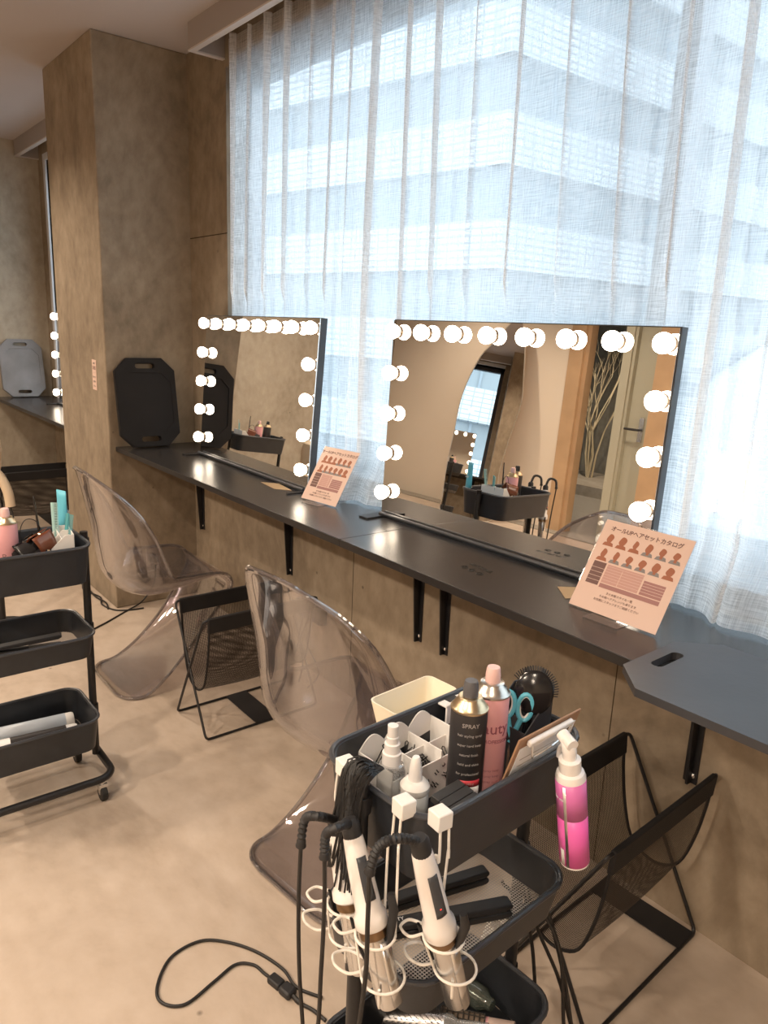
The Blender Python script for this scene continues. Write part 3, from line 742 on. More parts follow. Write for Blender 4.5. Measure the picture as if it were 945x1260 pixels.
# ================================================================ THINGS ON THE TROLLEYS
def can(label, x, y, h, r, body, cap, dome, group=None, z=FZ, cat='spray can', writing=None):
    c = thing('spray_can', label, cat, (x, y, z), (0, 0, 0), group)
    MB().lathe([(r*.93, 0), (r, .003), (r, h*.80), (r*.97, h*.81)], n=32).build('can_body', body, c)
    MB().lathe([(r*.99, h*.80), (r*1.03, h*.805), (r*1.03, h*.815), (r*.9, h*.825), (r*.82, h*.85), (r*.62, h*.875), (r*.60, h*.882), (r*.66, h*.886), (r*.60, h*.892)], n=32).build('shoulder', dome, c)
    MB().lathe([(r*.42, h*.885), (r*.42, h*.94), (r*.38, h*.985), (r*.34, h), (.0001, h)], n=20).build('nozzle', cap, c)
    return c
def wraptext(s, size, r, z, a0, mat, parent, name='lettering', bold=0.):
    """letters lying on a cylinder, facing direction a0"""
    t = text(s, size, .0002, bold=bold)
    t.v = [((r+.0004+p[2])*math.cos(a0+p[0]/r), (r+.0004+p[2])*math.sin(a0+p[0]/r), z+p[1]) for p in t.v]
    return t.build(name, mat, parent, smooth=False)
def wrapband(r, z0, z1, a0, a1, mat, parent, name):
    mb = MB(); mb.grid(16, 2, lambda a, b: ((r+.0003)*math.cos(a0+(a1-a0)*a), (r+.0003)*math.sin(a0+(a1-a0)*a), z0+(z1-z0)*b))
    return mb.build(name, mat, parent, solid=.0002)
facing = math.atan2(-.68, .64)   # towards the camera from the near trolley
bc = can('charcoal hairspray can with grey nozzle in the near trolley', -.650, .690, .206, .0255, M['black_can'], pbr('dark grey nozzle', (.10, .10, .11), .45), M['gold'])
for k, tx in enumerate(('SPRAY', 'hair styling spray', 'super hard keep', 'natural finish', 'hold and shine', 'for professional', 'net 180 g')):
    wraptext(tx, .0085 if k == 0 else .0052, .0255, .150-.0145*k, facing+.15, M['grey_print'], bc)
wrapband(.0255, .030, .060, facing-.25, facing+.9, M['paper_white'], bc, 'white_label'); wrapband(.0256, .058, .068, facing-.25, facing+.9, M['red_print'], bc, 'red_band')
pc = can('tall pale pink hairspray can behind the charcoal can', -.667, .752, .203, .0262, M['pink'], M['pink_lt'], M['silver'])
wraptext('beauty', .024, .0262, .118, facing-.05, pbr('wine lettering', (.35, .10, .14), .5), pc); wraptext('FOR YOU PROFESSIONAL', .0075, .0262, .098, facing-.05, pbr('wine small lettering', (.35, .10, .14), .5), pc)
for k in range(3): wraptext('hair spray keep', .0055, .0262, .052-.009*k, facing+.1, pbr('rose lettering', (.5, .22, .24), .5), pc)

sb = thing('spray_bottle', 'small clear bottle with a stepped white pump in the near trolley', 'spray bottle', (-.708, .603, FZ))
MB().lathe([(.018, 0), (.020, .004), (.020, .070), (.017, .080), (.011, .084)], n=28).build('bottle_body', M['bottle_clear'], sb)
MB().lathe([(.0135, .080), (.0135, .098), (.011, .099), (.011, .112), (.0085, .113), (.0085, .122), (.0075, .123), (.0075, .139), (.0001, .140)], n=24).build('pump', M['white_sheen'], sb)
db = thing('dropper_bottle', 'white round bottle with a pointed nozzle at the trolley corner', 'bottle', (-.652, .598, FZ))
MB().lathe([(.0175, 0), (.0195, .004), (.0195, .060), (.0185, .070), (.0165, .074)], n=28).build('bottle_body', pbr('milky bottle', (.70, .74, .76), .35), db)
MB().lathe([(.0185, .070), (.0200, .073), (.0200, .080), (.015, .086), (.011, .088)], n=28).build('collar_ring', M['white'], db)
MB().lathe([(.0095, .088), (.0085, .104), (.006, .118), (.0045, .121), (.0001, .121)], n=20).build('nozzle', M['white_sheen'], db)

# white scalloped organiser with pins
og = thing('pin_organizer', 'white scalloped organizer full of hair pins behind the clear bottle', 'organizer', (-.738, .668, FZ), (0, 0, R(4)))
b = MB(); w_, l_, t_ = .072, .150, .0022
b.box((-w_/2, -l_/2, 0), (w_/2, l_/2, t_))
b.box((w_/2-t_, -l_/2, 0), (w_/2, l_/2, .058)); b.box((-w_/2, -l_/2, 0), (w_/2, -l_/2+t_, .072)); b.box((-w_/2, l_/2-t_, 0), (w_/2, l_/2, .080))
for y in (-.026, .024): b.box((-w_/2, y, 0), (w_/2, y+t_, .070))
b.box((-.002, -l_/2, 0), (0, l_/2, .062))
sc_pts = [(-l_/2, 0), (l_/2, 0)]+[(l_/2-l_*k/30, .072+.018*abs(math.sin(math.pi*3*k/30))+.006*(1-k/30)) for k in range(31)]
b.prism(sc_pts, -w_/2, -w_/2+t_, Matrix(((0,0,1,0),(1,0,0,0),(0,1,0,0),(0,0,0,1))))
b.build('organizer_body', M['white'], og, bevel=.0006)
def pins(label, cx, cy, n, seed, mat, z=FZ+.020, sp=(.012, .016), group=None, up=.5):
    rn = random.Random(seed); mb = MB()
    for _ in range(n):
        a = rn.uniform(0, 6.28); e = rn.uniform(.1, up); c = V((rn.uniform(-1, 1)*sp[0], rn.uniform(-1, 1)*sp[1], rn.uniform(0, .026)))
        d = V((math.cos(a)*math.cos(e), math.sin(a)*math.cos(e), math.sin(e))); s = d.orthogonal().normalized()*.0022
        L = rn.uniform(.018, .028)
        mb.tube([c-d*L+s, c+d*L*.9+s, c+d*L, c+d*L*.9-s, c-d*L-s], .0009, 5)
    o = mb.build('hair_pins', mat, loc=(cx, cy, z)); return tag(o, label, 'hair pins', group, 'stuff')
pins('loose black hair pins heaped in the white organizer', -.720, .668, 46, 2, M['blk_gloss'], sp=(.012, .05))
pins('loose pale and black pins in the rear row of the white organizer', -.757, .668, 26, 4, M['blk_gloss'], sp=(.010, .05), up=1.2)
up_ = MB().tube([(0, .004, 0), (0, .004, .085), (0, 0, .092), (0, -.004, .085), (0, -.004, 0)], .0011, 6).build('hair_clip', M['blk_gloss'], loc=(-.728, .628, FZ+.006), rot=(R(6), R(-8), R(30)))
tag(up_, 'long black u-shaped pin standing upright in the organizer', 'hair pin')

bx = thing('clip_case', 'black ridged plastic case propped in the near trolley before the charcoal can', 'case', (-.606, .630, FZ), (0, 0, R(6)))
MB().box((-.019, -.024, .0), (.020, .026, .064)).build('case_base', M['blk_soft'], bx, bevel=.002)
b = MB()
for k in range(3): b.box((-.021+.0145*k, -.027, .066), (-.021+.0145*k+.0136, .028, .076))
b.xf(Matrix.Translation((0, 0, .070))@Matrix.Rotation(R(8), 4, 'Y')@Matrix.Translation((0, 0, -.070))).build('ridged_lid', pbr('dusty black plastic', (.035, .034, .034), .5, var=.2, vscale=30), bx, bevel=.001)

# angled cup with brush and scissors
cp = thing('utensil_cup', 'black angled plastic cup at the far end of the near trolley', 'cup', (-.668, .822, FZ), (0, 0, R(3)))
b = MB(); W_, D_ = .068, .062
for (x0, y0, x1, y1) in ((-W_/2, -D_/2, -W_/2+.002, D_/2), (W_/2-.002, -D_/2, W_/2, D_/2)):
    b.prism([(y0, 0), (y1, 0), (y1, .142), (y1-.01, .142), (y0, .098)], x0, x1, Matrix(((0,0,1,0),(1,0,0,0),(0,1,0,0),(0,0,0,1))))
b.box((-W_/2, -D_/2, 0), (W_/2, -D_/2+.002, .098)); b.box((-W_/2, D_/2-.002, 0), (W_/2, D_/2, .142)); b.box((-W_/2, -D_/2, 0), (W_/2, D_/2, .002)); b.box((-W_/2, -.001, 0), (W_/2, .001, .10))
b.build('cup_body', pbr('dusty black cup', (.04, .04, .045), .4), cp, bevel=.0008)
br = thing('vent_brush', 'round black palm brush with bristles standing in the black cup', 'brush', (-.652, .822, FZ+.112), (R(0), R(6), R(40)))
MB().lathe([(.0001, -.007), (.022, -.006), (.029, -.001), (.029, .003), (.024, .007), (.0001, .008)], (0, 0, .038), (0, -1, .25), 28, 1, 1.15).build('brush_pad', M['blk_gloss'], br)
bb = MB()
for k in range(26):
    a = R(-65+k*6.4); bb.tube([(.028*math.sin(a), .006, .038+.031*math.cos(a)), (.036*math.sin(a), .010, .038+.039*math.cos(a))], .0009, 5)
    bb.tube([(.024*math.sin(a), .010, .038+.027*math.cos(a)), (.030*math.sin(a), .018, .038+.034*math.cos(a))], .0009, 5)
bb.build('bristles', M['blk_soft'], br)
for p in (-.009, .008): MB().lathe([(.003, 0), (.0025, .0006), (.0001, .0008)], (p, -.0085, .030), (0, -1, .25), 14).build('rivet', M['gold'], br)
MB().tube([(0, 0, .01), (0, 0, -.085)], .006, 10).build('brush_handle', M['blk_gloss'], br)
sx = thing('scissors', 'sky blue handled scissors standing in the near trolley', 'scissors', (-.660, .795, FZ+.078), (R(-6), R(4), R(42)))
for s in (-1, 1):
    P = [V((s*.013+.0105*math.cos(a), 0, .052+.020*math.sin(a))) for a in [k*math.pi/10 for k in range(20)]]
    h = MB().tube(P, .0038, 8, True); h.tube([(s*.010, 0, .034), (s*.004, 0, .012), (-s*.002, 0, -.006)], [.0042, .004, .003], 8); h.build('handle', M['blue'], sx)
    ins = [V((s*.013+.0075*math.cos(a), 0, .052+.0165*math.sin(a))) for a in [k*math.pi/10 for k in range(20)]]
    MB().tube(ins, .0022, 6, True).build('white_insert', M['white'], sx)
    MB().prism([(-s*.002, .004), (s*.004, .002), (-s*.001, -.070)], -.001+s*.001, .001+s*.001, Matrix.Rotation(R(90), 4, 'X')).build('blade', M['chrome'], sx)

# clipboard
cb = thing('clipboard', 'brown clipboard with a white sheet leaning on the near trolley rim', 'clipboard', (-.612, .762, FZ+.004), (0, R(17), R(3.5)))
MB().box((-.003, -.070, 0), (0, .070, .158)).build('board', pbr('brown hardboard', (.33, .19, .11), .6), cb, bevel=.001)
MB().box((.0002, -.062, .004), (.0012, .064, .140)).build('paper', M['paper_white'], cb, smooth=False)
b = MB()
for k in range(9): b.box((.0012, -.052, .020+.012*k), (.0014, .050-.012*(k % 3), .0215+.012*k))
b.build('ruled_lines', M['grey_print'], cb, smooth=False)
q = MB().box((.0005, -.052, .144), (.008, .046, .153)).build('clip', M['white_sheen'], cb, bevel=.002)
MB().tube(smoothpath([(.006, -.045, .146), (.010, -.040, .126), (.008, -.030, .120), (.010, 0, .127), (.008, .030, .132), (.006, .044, .146)], 5), .0016, 6).build('clip_wire', M['chrome'], q)

# cream bin hung on the rear rim
cn = thing('hanging_bin', 'cream plastic bin hooked outside the rear rim of the near trolley', 'bin', (-.822, .742, .638), (0, 0, R(5)))
b = MB()
def ring_(w, l, z, r=.012): return [V((x, y, z)) for x, y in rrect(w, l, r, 4)]
A_ = [ring_(.046, .100, 0), ring_(.070, .140, .092), ring_(.066, .136, .092), ring_(.042, .096, .003)]
n = len(A_[0]); vs = sum(A_, []); fs = []
for k in range(3):
    for i in range(n): j = (i+1) % n; fs.append((k*n+i, k*n+j, (k+1)*n+j, (k+1)*n+i))
fs.append(tuple(range(n))); fs.append(tuple(3*n+i for i in range(n)))
b.add(vs, fs); b.build('bin_body', M['cream'], cn)
b = MB(); b.box((.033, .010, .088), (.062, .062, .0915)); b.box((.0585, .010, .060), (.062, .062, .0915)); b.build('hook', M['white_sheen'], cn, bevel=.0012)
MB().box((.040, .025, .0916), (.054, .048, .0922)).build('slot', M['blk_soft'], cn, smooth=False)

# magenta spray bottle hung on the near rim
mg = thing('spray_bottle', 'magenta labelled spray bottle hooked by its white trigger on the trolley rim', 'spray bottle', (-.528, .797, .583), (R(10), R(-2), 0))
MB().lathe([(.017, 0), (.0205, .003), (.0205, .146), (.0185, .152), (.012, .156)], n=32).build('bottle_body', M['white_sheen'], mg)
for nm, z0, z1, m_ in (('lower_label', .006, .085, 'magenta'), ('upper_label', .085, .143, 'magenta2')):
    wrapband(.0206, z0, z1, facing-1.9+math.pi*.1, facing+1.35, M[m_], mg, nm)
wrapband(.0209, .006, .140, facing-.62, facing-.42, M['silver'], mg, 'silver_stripe')
wrapband(.0209, .008, .034, facing-1.05, facing-.75, M['paper_white'], mg, 'barcode_patch')
wraptext('hair mist', .0055, .0208, .118, facing-.95, M['paper_white'], mg)
MB().lathe([(.0145, .154), (.0150, .156), (.0150, .172), (.0105, .174)], n=24).build('collar_ring', M['white_sheen'], mg)
b = MB(); b.tube(smoothpath([(0, 0, .172), (0, 0, .184), (-.004, .002, .196), (-.016, .005, .203)], 5), [.0095]*5+[.010]*5+[.009]*5+[.008], 14); b.tube([(-.010, .004, .200), (.008, -.002, .197)], .0085, 12); b.build('spray_head', M['white_sheen'], mg)
MB().tube(smoothpath([(-.008, .002, .188), (-.018, .006, .180), (-.024, .008, .168), (-.026, .009, .158)], 4), .0038, 8).build('trigger', M['white_sheen'], mg)

# bundle of black elastics over the rim
rn = random.Random(11); mb = MB()
for k in range(64):
    a = rn.uniform(-1, 1); s_ = V((-.667+.004*a, .552, .748)); e_ = V((-.690+.062*(rn.random()) , .488+rn.uniform(-.012, .012), .625+rn.uniform(-.02, .03)))
    m1 = V((-.672+.022*a, .520+rn.uniform(-.006, .002), .755+rn.uniform(-.006, .006))); m2 = V(((m1.x*.5+e_.x*.5)-.006, .500, .705))
    mb.tube(smoothpath([s_, m1, m2, e_], 4), .0015, 4)
mb.tube([V((-.668+.006*math.cos(t), .540, .752+.006*math.sin(t))) for t in [k*math.pi/5 for k in range(10)]], .0025, 6, True)
o = mb.build('elastic_bundle', M['hair']); tag(o, 'bunch of black elastic strands tied over the end rim of the near trolley', 'elastics', kind='stuff')

# ---------------------------------------------------------------- curling irons and their wire holders
def iron(label, top, bot, tip, cab, group='white curling irons at the near trolley', side=1):
    T, B, E_ = V(top), V(bot), V(tip); ax = (B-T).normalized(); Lh = (B-T).length
    k = thing('curling_iron', label, 'curling iron', tuple(E_), (0, 0, 0), group)
    T -= E_; B -= E_; Z = V((0, 0, 0))
    MB().lathe([(.0105, 0), (.0125, .006), (.0150, Lh*.35), (.0165, Lh*.80), (.0205, Lh*.86), (.0210, Lh*.97), (.0185, Lh)], T, ax, 28).build('handle', M['white_sheen'], k)
    MB().lathe([(.0085, -.018), (.0118, -.012), (.0118, .006)], T, ax, 20).build('end_cap', M['blk_soft'], k)
    MB().lathe([(.0178, -.002), (.0178, .010), (.0155, .012)], B, ax, 24).build('ferrule', pbr('bronze ferrule', (.30, .20, .12), .35, metal=1.), k)
    MB().lathe([(.0155, .010), (.0155, (Z-B).length-.006), (.0120, (Z-B).length)], B, ax, 28).build('barrel', M['chrome'], k)
    # pressing clamp along the barrel and its lever
    u = ax.cross(V((.5, -.8, 0))).normalized()*side; w2 = ax.cross(u)
    cl = MB(); L2 = (Z-B).length-.02
    cl.grid(8, 4, lambda a, b: B+ax*(.016+L2*b)+(u*math.cos(-.8+1.6*a)+w2*math.sin(-.8+1.6*a))*.0168)
    c_ = cl.build('clamp', M['chrome'], k, solid=.001)
    MB().tube([B+ax*.02+u*.017, B+ax*.004+u*.024, B-ax*.018+u*.033, B-ax*.040+u*.034], [.004, .0055, .0060, .0045], 10).build('lever', M['blk_soft'], c_)
    st_ = MB(); st_.tube([B+ax*.004-u*.020, B-ax*.010-u*.027, B+ax*.018-u*.026, B+ax*.05-u*.018], .0022, 6); st_.build('rest', M['blk'], k)
    v = V((.66, -.74, 0)); v = (v-ax*v.dot(ax)).normalized(); sd = ax.cross(v)
    q = (v-sd*.75).normalized()
    pn = MB(); s2 = ax.cross(q)
    def pf(a, b): z = Lh*(.22+.46*a); r = .0140+.0022*a; an = (-.42+.84*b); return T+ax*z+(q*math.cos(an)+s2*math.sin(an))*(r+.0010)
    p_ = pn.grid(8, 5, pf).build('control_panel', M['frame'], k, solid=.0008)
    MB().lathe([(.0014, 0), (.0001, .001)], pf(.8, .5), q, 8).build('lamp_dot', M['led'], p_)
    # ribbed strain relief + cable
    C = [V(c)-E_ for c in cab]
    pth = smoothpath([T-ax*.012]+C[:3], 12); rad = [.0062 if i % 2 else .0044 for i in range(len(pth))]
    rad[-1] = .007; rad[-2] = .007; rad[-3] = .006
    MB().tube(pth, rad, 10).build('strain_relief', M['blk_soft'], k)
    MB().tube(smoothpath(C[2:], 8), .0028, 8).build('cord', M['cable'], k)
    return k
def holder(label, hook, face, c1, c2, loop=-1, second=None):
    k = thing('wire_holder', label, 'holder', hook, (0, 0, 0), 'white wire iron holders on the near trolley')
    H = V(hook); c1 = V(c1)-H; c2 = V(c2)-H; fc = V(face)
    sdv = V((0, 0, 1)).cross(fc)
    b = MB(); b.box((-.011, -.011, -.010), (.011, .011, .012)); b.build('hook_block', M['white'], k, bevel=.0015, rot=(0, 0, math.atan2(fc.y, fc.x)))
    def ring(c, r, a0=0): return [c+V((r*math.cos(a), r*math.sin(a), 0)) for a in [a0+i*math.pi/12 for i in range(24)]]
    for s in (-1, 1):
        a = math.atan2(-fc.y, -fc.x)-s*.5
        end = c1+V((.0245*math.cos(a), .0245*math.sin(a), 0))
        MB().tube(smoothpath([fc*.009+sdv*(s*.0065)+V((0, 0, -.008)), fc*.011+sdv*(s*.0075)+V((0, 0, -.05)), (fc*.014+sdv*s*.009)*.5+end*.5+V((0, 0, .03)), end], 6), .0017, 8).build('hanger_wire', M['wire'], k)
    MB().tube(ring(c1, .0245), .0018, 8, True).build('ring', M['wire'], k)
    MB().tube(ring(c2, .0265), .0018, 8, True).build('ring', M['wire'], k)
    MB().tube([c1+V((.0245*math.cos(4.2), .0245*math.sin(4.2), 0)), c2+V((.0265*math.cos(4.2), .0265*math.sin(4.2), 0))], .0016, 6).build('strut', M['wire'], k)
    L = V((-.78, -.62, 0))*1.; P_ = V((.62, -.78, 0))
    # curled bracket loops to the left and below
    MB().tube(smoothpath([c2+L*.026, c2+L*.042+P_*.008, c2+L*.060+P_*.004+V((0,0,.004)), c2+L*.066-P_*.010+V((0,0,.006)), c2+L*.050-P_*.022+V((0,0,.004)), c2+L*.030-P_*.020], 6), .0019, 8).build('curl', M['wire'], k)
    MB().tube(smoothpath([c1+L*.024, c1+L*.040+P_*.010, c1+L*.054-P_*.002, c1+L*.046-P_*.016, c1+L*.028-P_*.014], 6), .0019, 8).build('curl', M['wire'], k)
    d = c2+V((0, 0, -.030))
    MB().tube(smoothpath([c2+P_*.020+V((0,0,-.001)), d+P_*.016, d+P_*.004+V((0,0,-.006)), d-P_*.016+V((0,0,-.002)), c2-P_*.010+V((0,0,-.014)), c2-P_*.024], 6), .0019, 8).build('lower_hook', M['wire'], k)
    return k
iron('white curling iron farthest left on the trolley end, half hidden', (-.684, .497, .668), (-.655, .497, .584), (-.650, .497, .490), [(-.668, .455, .715), (-.690, .450, .700), (-.694, .447, .660), (-.694, .445, .576), (-.682, .44, .483), (-.650, .43, .34), (-.62, .40, .15), (-.64, .37, .03)], side=-1)
iron('white curling iron in the middle of the three, on the trolley end', (-.635, .483, .700), (-.594, .488, .592), (-.562, .490, .500), [(-.610, .440, .740), (-.626, .438, .722), (-.628, .438, .690), (-.626, .438, .629), (-.628, .437, .531), (-.63, .43, .40), (-.66, .40, .18), (-.69, .36, .03)], side=-1)
iron('white curling iron on the right, hung at the trolley corner with a red lamp dot', (-.537, .508, .728), (-.534, .546, .596), (-.530, .588, .476), [(-.536, .468, .760), (-.550, .455, .745), (-.556, .449, .712), (-.553, .447, .650), (-.552, .445, .56), (-.56, .43, .42), (-.59, .39, .18), (-.62, .35, .03)], side=-1)
holder('white wire holder at the left of the trolley end', (-.706, .524, .738), (-.06, -1, 0), (-.657, .494, .578), (-.651, .497, .535))
holder('white wire holder hooked at the middle of the trolley end', (-.596, .531, .739), (-.06, -1, 0), (-.588, .488, .585), (-.572, .490, .535))
holder('white wire holder hooked on the long side near the corner', (-.558, .556, .735), (1, -.06, 0), (-.533, .550, .588), (-.531, .572, .533))

# ---------------------------------------------------------------- flat irons on the middle trays
def flatiron(label, a, b_, z, w=.024, open_=3., group='black flat irons on the middle trays'):
    A, B = V((*a, z)), V((*b_, z)); d = B-A; L = d.length
    k = thing('flat_iron', label, 'hair straightener', tuple(A), (0, 0, math.atan2(d.y, d.x)), group)
    for s, nm in ((-1, 'lower_arm'), (1, 'upper_arm')):
        m_ = MB().prism([(0, 0), (L*.55, 0), (L*.97, 0), (L, .003), (L, .008), (L*.97, .0105), (L*.5, .0105), (0, .0095)], -w/2, w/2, Matrix.Translation((0, 0, .0012 if s < 0 else .0135))@Matrix.Rotation(R(90), 4, 'X'))
        if s > 0: m_.xf(Matrix.Translation((0, 0, .013))@Matrix.Rotation(R(-open_), 4, 'Y')@Matrix.Translation((0, 0, -.013)))
        o = m_.build(nm, M['blk_soft'], k, bevel=.002)
        pz = .0118 if s < 0 else .0128
        MB().box((L*.55, -w/2+.003, pz-.001), (L*.96, w/2-.003, pz+.001), rot=None if s < 0 else (0, R(-open_), 0), piv=(0, 0, .013)).build('plate', pbr('ceramic plate', (.10, .09, .085), .3), o, smooth=False)
    MB().tube(smoothpath([(0, 0, .008), (-.02, 0, .008), (-.035, .010, .006), (-.04, .03, .005)], 5), .003, 8).build('cord_stub', M['cable'], k)
    return k
MZ = .426
flatiron('black flat iron lying at the back of the near trolley middle tray', (-.742, .640), (-.700, .812), MZ+.001, .020, .4)
fi = flatiron('black flat iron lying along the front of the near trolley middle tray', (-.715, .580), (-.628, .790), MZ+.001, .022, .4)
text('OTY', .009).xf(Matrix.Translation((.045, 0, .0272))).build('lettering', M['paper_white'], fi, smooth=False)
lf = flatiron('black flat iron in the middle tray of the left edge trolley', (-2.045, .335), (-2.005, .515), MZ+.001, .026, 5.)

# ---------------------------------------------------------------- bottom tray of the near trolley
BZ = .1525
rb = thing('round_brush', 'round hairbrush with black bristles in the bottom tray of the near trolley', 'brush', (-.735, .705, BZ+.026), (R(0), R(-14), R(34)))
MB().tube([(-.085, 0, -.0), (.0, 0, 0), (.055, 0, 0)], .0175, 18).build('barrel', M['chrome'], rb)
bb = MB()
for k in range(26):
    for q in range(14):
        a = q*2*math.pi/14+(k % 2)*.22; x = -.080+k*.0052
        bb.tube([(x, .017*math.cos(a), .017*math.sin(a)), (x, .0245*math.cos(a), .0245*math.sin(a))], .0007, 4)
o = bb.build('bristles', M['boar'], rb); o['kind'] = 'stuff'
MB().lathe([(.0175, 0), (.016, .010), (.010, .018), (.0095, .07), (.0001, .075)], (.055, 0, 0), (1, 0, 0), 18).build('brush_handle', M['bottle_clear'], rb)
mr_ = thing('mesh_roller', 'brown netted hair roller in the bottom tray of the near trolley', 'roller', (-.690, .775, BZ+.020), (0, 0, R(40)))
MB().tube([(-.04, 0, 0), (.035, 0, 0)], .0165, 20).build('core', pbr('brown roller core', (.14, .10, .07), .6), mr_)
bb = MB()
for k in range(9): bb.tube([V((-.038+k*.009, .0175*math.cos(t), .0175*math.sin(t))) for t in [q*math.pi/9 for q in range(18)]], .0012, 5, True)
for q in range(12): bb.tube([(-.04, .0175*math.cos(q*.524), .0175*math.sin(q*.524)), (.035, .0175*math.cos(q*.524), .0175*math.sin(q*.524))], .0010, 5)
bb.build('netting', M['boar'], mr_)
pr = thing('paper_tube', 'pink and beige tube at the right of the near trolley bottom tray', 'tube', (-.650, .805, BZ+.020), (0, R(-8), R(35)))
MB().tube([(-.05, 0, 0), (.035, 0, 0)], .0170, 22).build('tube_body', pbr('beige tube', (.62, .47, .40), .5), pr); MB().tube([(-.052, 0, 0), (-.008, 0, 0)], .0174, 22).build('pink_wrap', M['pink'], pr)
gb = thing('clear_bottle', 'smoky clear bottle lying behind the brushes in the near trolley bottom tray', 'bottle', (-.725, .825, BZ+.022), (0, R(-4), R(10)))
MB().lathe([(.0001, 0), (.019, .001), (.020, .006), (.020, .075), (.012, .085), (.010, .096), (.0001, .097)], (-.05, 0, 0), (1, 0, 0), 24).build('bottle_body', clear('green smoke plastic', (.55, .60, .55), .1, base=.15, edge=.7, body=(.2, .23, .2), bodyfac=.3), gb)

# ---------------------------------------------------------------- left trolley contents (and the same set for the mirrored trolley)
S = []   # everything here is copied for the trolley seen in the mirror
lc = can('pale pink spray can at the left edge of the photo, on the left trolley', -2.000, .398, .195, .0262, M['pink'], M['pink_lt'], M['gold'])
wraptext('B', .022, .0262, .075, R(-30), M['print_mauve'], lc); S.append(lc)
lb = can('charcoal spray can of the left trolley, seen in the wide mirror', -2.035, .322, .195, .0255, M['black_can'], M['blk_soft'], M['gold']); S.append(lb)
ot = thing('slanted_organizer', 'white slant sided box at the end of the left trolley', 'organizer', (-1.985, .508, FZ), (0, 0, R(-8)))
b = MB(); w_, l_ = .105, .080
tp = Matrix(((0,0,1,0),(1,0,0,0),(0,1,0,0),(0,0,0,1)))
for x in (-w_/2, w_/2-.002, 0): b.prism([(-l_/2, 0), (l_/2, 0), (l_/2, .125), (l_/2-.022, .125), (-l_/2, .066)], x, x+.002, tp)
b.box((-w_/2, l_/2-.002, 0), (w_/2, l_/2, .125)); b.box((-w_/2, -l_/2, 0), (w_/2, -l_/2+.002, .066)); b.box((-w_/2, -l_/2, 0), (w_/2, l_/2, .002)); b.box((-w_/2, .010, 0), (w_/2, .012, .115))
b.build('organizer_body', M['white'], ot, bevel=.0006); S.append(ot)
def comb(label, x, y, z, h, w, mat, rot):
    c = thing('comb', label, 'comb', (x, y, z), rot, None)
    m = MB(); m.box((-w/2, -.0015, 0), (-w/2+.009, .0015, h))
    for k in range(int(h/.0042)): m.box((-w/2+.008, -.001, .002+k*.0042), (w/2, .001, .004+k*.0042))
    m.build('comb_body', mat, c, smooth=False); return c
S.append(comb('tall pale aqua comb standing in the left trolley organizer', -2.012, .520, FZ+.004, .185, .024, M['teal_lt'], (R(-6), R(-8), R(25))))
S.append(comb('shorter teal comb standing in the left trolley organizer', -1.985, .528, FZ+.004, .165, .024, M['teal'], (R(-4), R(6), R(30))))
tcb = thing('tail_comb', 'thin black tail comb handle sticking up from the left trolley', 'comb', (-1.975, .480, FZ+.02), (R(4), R(-7), 0))
MB().tube([(0, 0, 0), (0, 0, .06), (0, 0, .200)], [.005, .0038, .0022], 8).build('tail', M['blk_gloss'], tcb); MB().box((-.010, -.0015, -.012), (.010, .0015, .025)).build('teeth', M['blk_gloss'], tcb); S.append(tcb)
def claw(label, x, y, z, mat, rot, s=1.):
    c = thing('claw_clip', label, 'hair clip', (x, y, z), rot, 'claw clips in the left trolley')
    for q in (-1, 1):
        m = MB()
        m.grid(10, 6, lambda a, b: (q*(.004+.020*math.sin(a*math.pi*.62))*s, (b-.5)*.052*s*(1-.2*a), (.034-.046*a)*s))
        o = m.build('clip_half', mat, c, solid=.003)
        t = MB()
        for k in range(6): t.tube([(q*.020*s, (-.020+k*.008)*s, -.010*s), (q*.012*s, (-.020+k*.008)*s, -.024*s), (0, (-.020+k*.008)*s, -.028*s)], .0017*s, 6)
        t.build('teeth', mat, o)
    MB().tube([(-.004*s, 0, .030*s), (.004*s, 0, .030*s)], .004*s, 8).build('spring', M['gold'], c); return c
S.append(claw('amber brown claw clip on top of the black clips in the left trolley', -1.957, .468, FZ+.098, M['brown'], (R(15), R(10), R(30)), 1.1))
for i, (x, y, z, rx) in enumerate(((-1.965, .440, .078, 20), (-1.990, .452, .083, -30), (-1.955, .462, .072, 50), (-1.975, .420, .058, 75), (-2.040, .440, .050, 30), (-1.965, .435, .045, 95))):
    S.append(claw('black claw clip in the heap beside the pink can', x, y, FZ+z, M['blk_gloss'], (R(rx), R(15*i), R(50*i)), 1.05))
wl = MB().tube(smoothpath([(-.02, 0, .0), (-.035, .002, .05), (-.022, .004, .085), (.004, .004, .080), (.018, .002, .04), (.02, 0, 0)], 6), .0012, 6).build('wire_loop', M['blk'], loc=(-1.985, .462, FZ+.075), rot=(0, 0, R(80))); tag(wl, 'thin black wire loop arching over the clips', 'wire'); S.append(wl)
tt = thing('hanging_tube', 'blue squeeze tube clipped to the far end of the left trolley', 'tube', (-2.095, .560, .735), (0, R(0), R(20)))
mm_ = MB(); mm_.grid(13, 6, lambda a, b: (.020*math.cos(2*math.pi*a), .010*math.sin(2*math.pi*a)*(1-b*.9), .0+.105*b)); mm_.build('tube_body', M['blue'], tt, solid=.001)
MB().lathe([(.011, -.018), (.011, 0), (.016, .001)], n=18).build('cap', M['white'], tt); text('Wave', .012).xf(Matrix.Translation((0, .0115, .045))@Matrix.Rotation(R(180), 4, 'Z')@Matrix.Rotation(R(90), 4, 'X')).build('lettering', M['paper_white'], tt, smooth=False); S.append(tt)
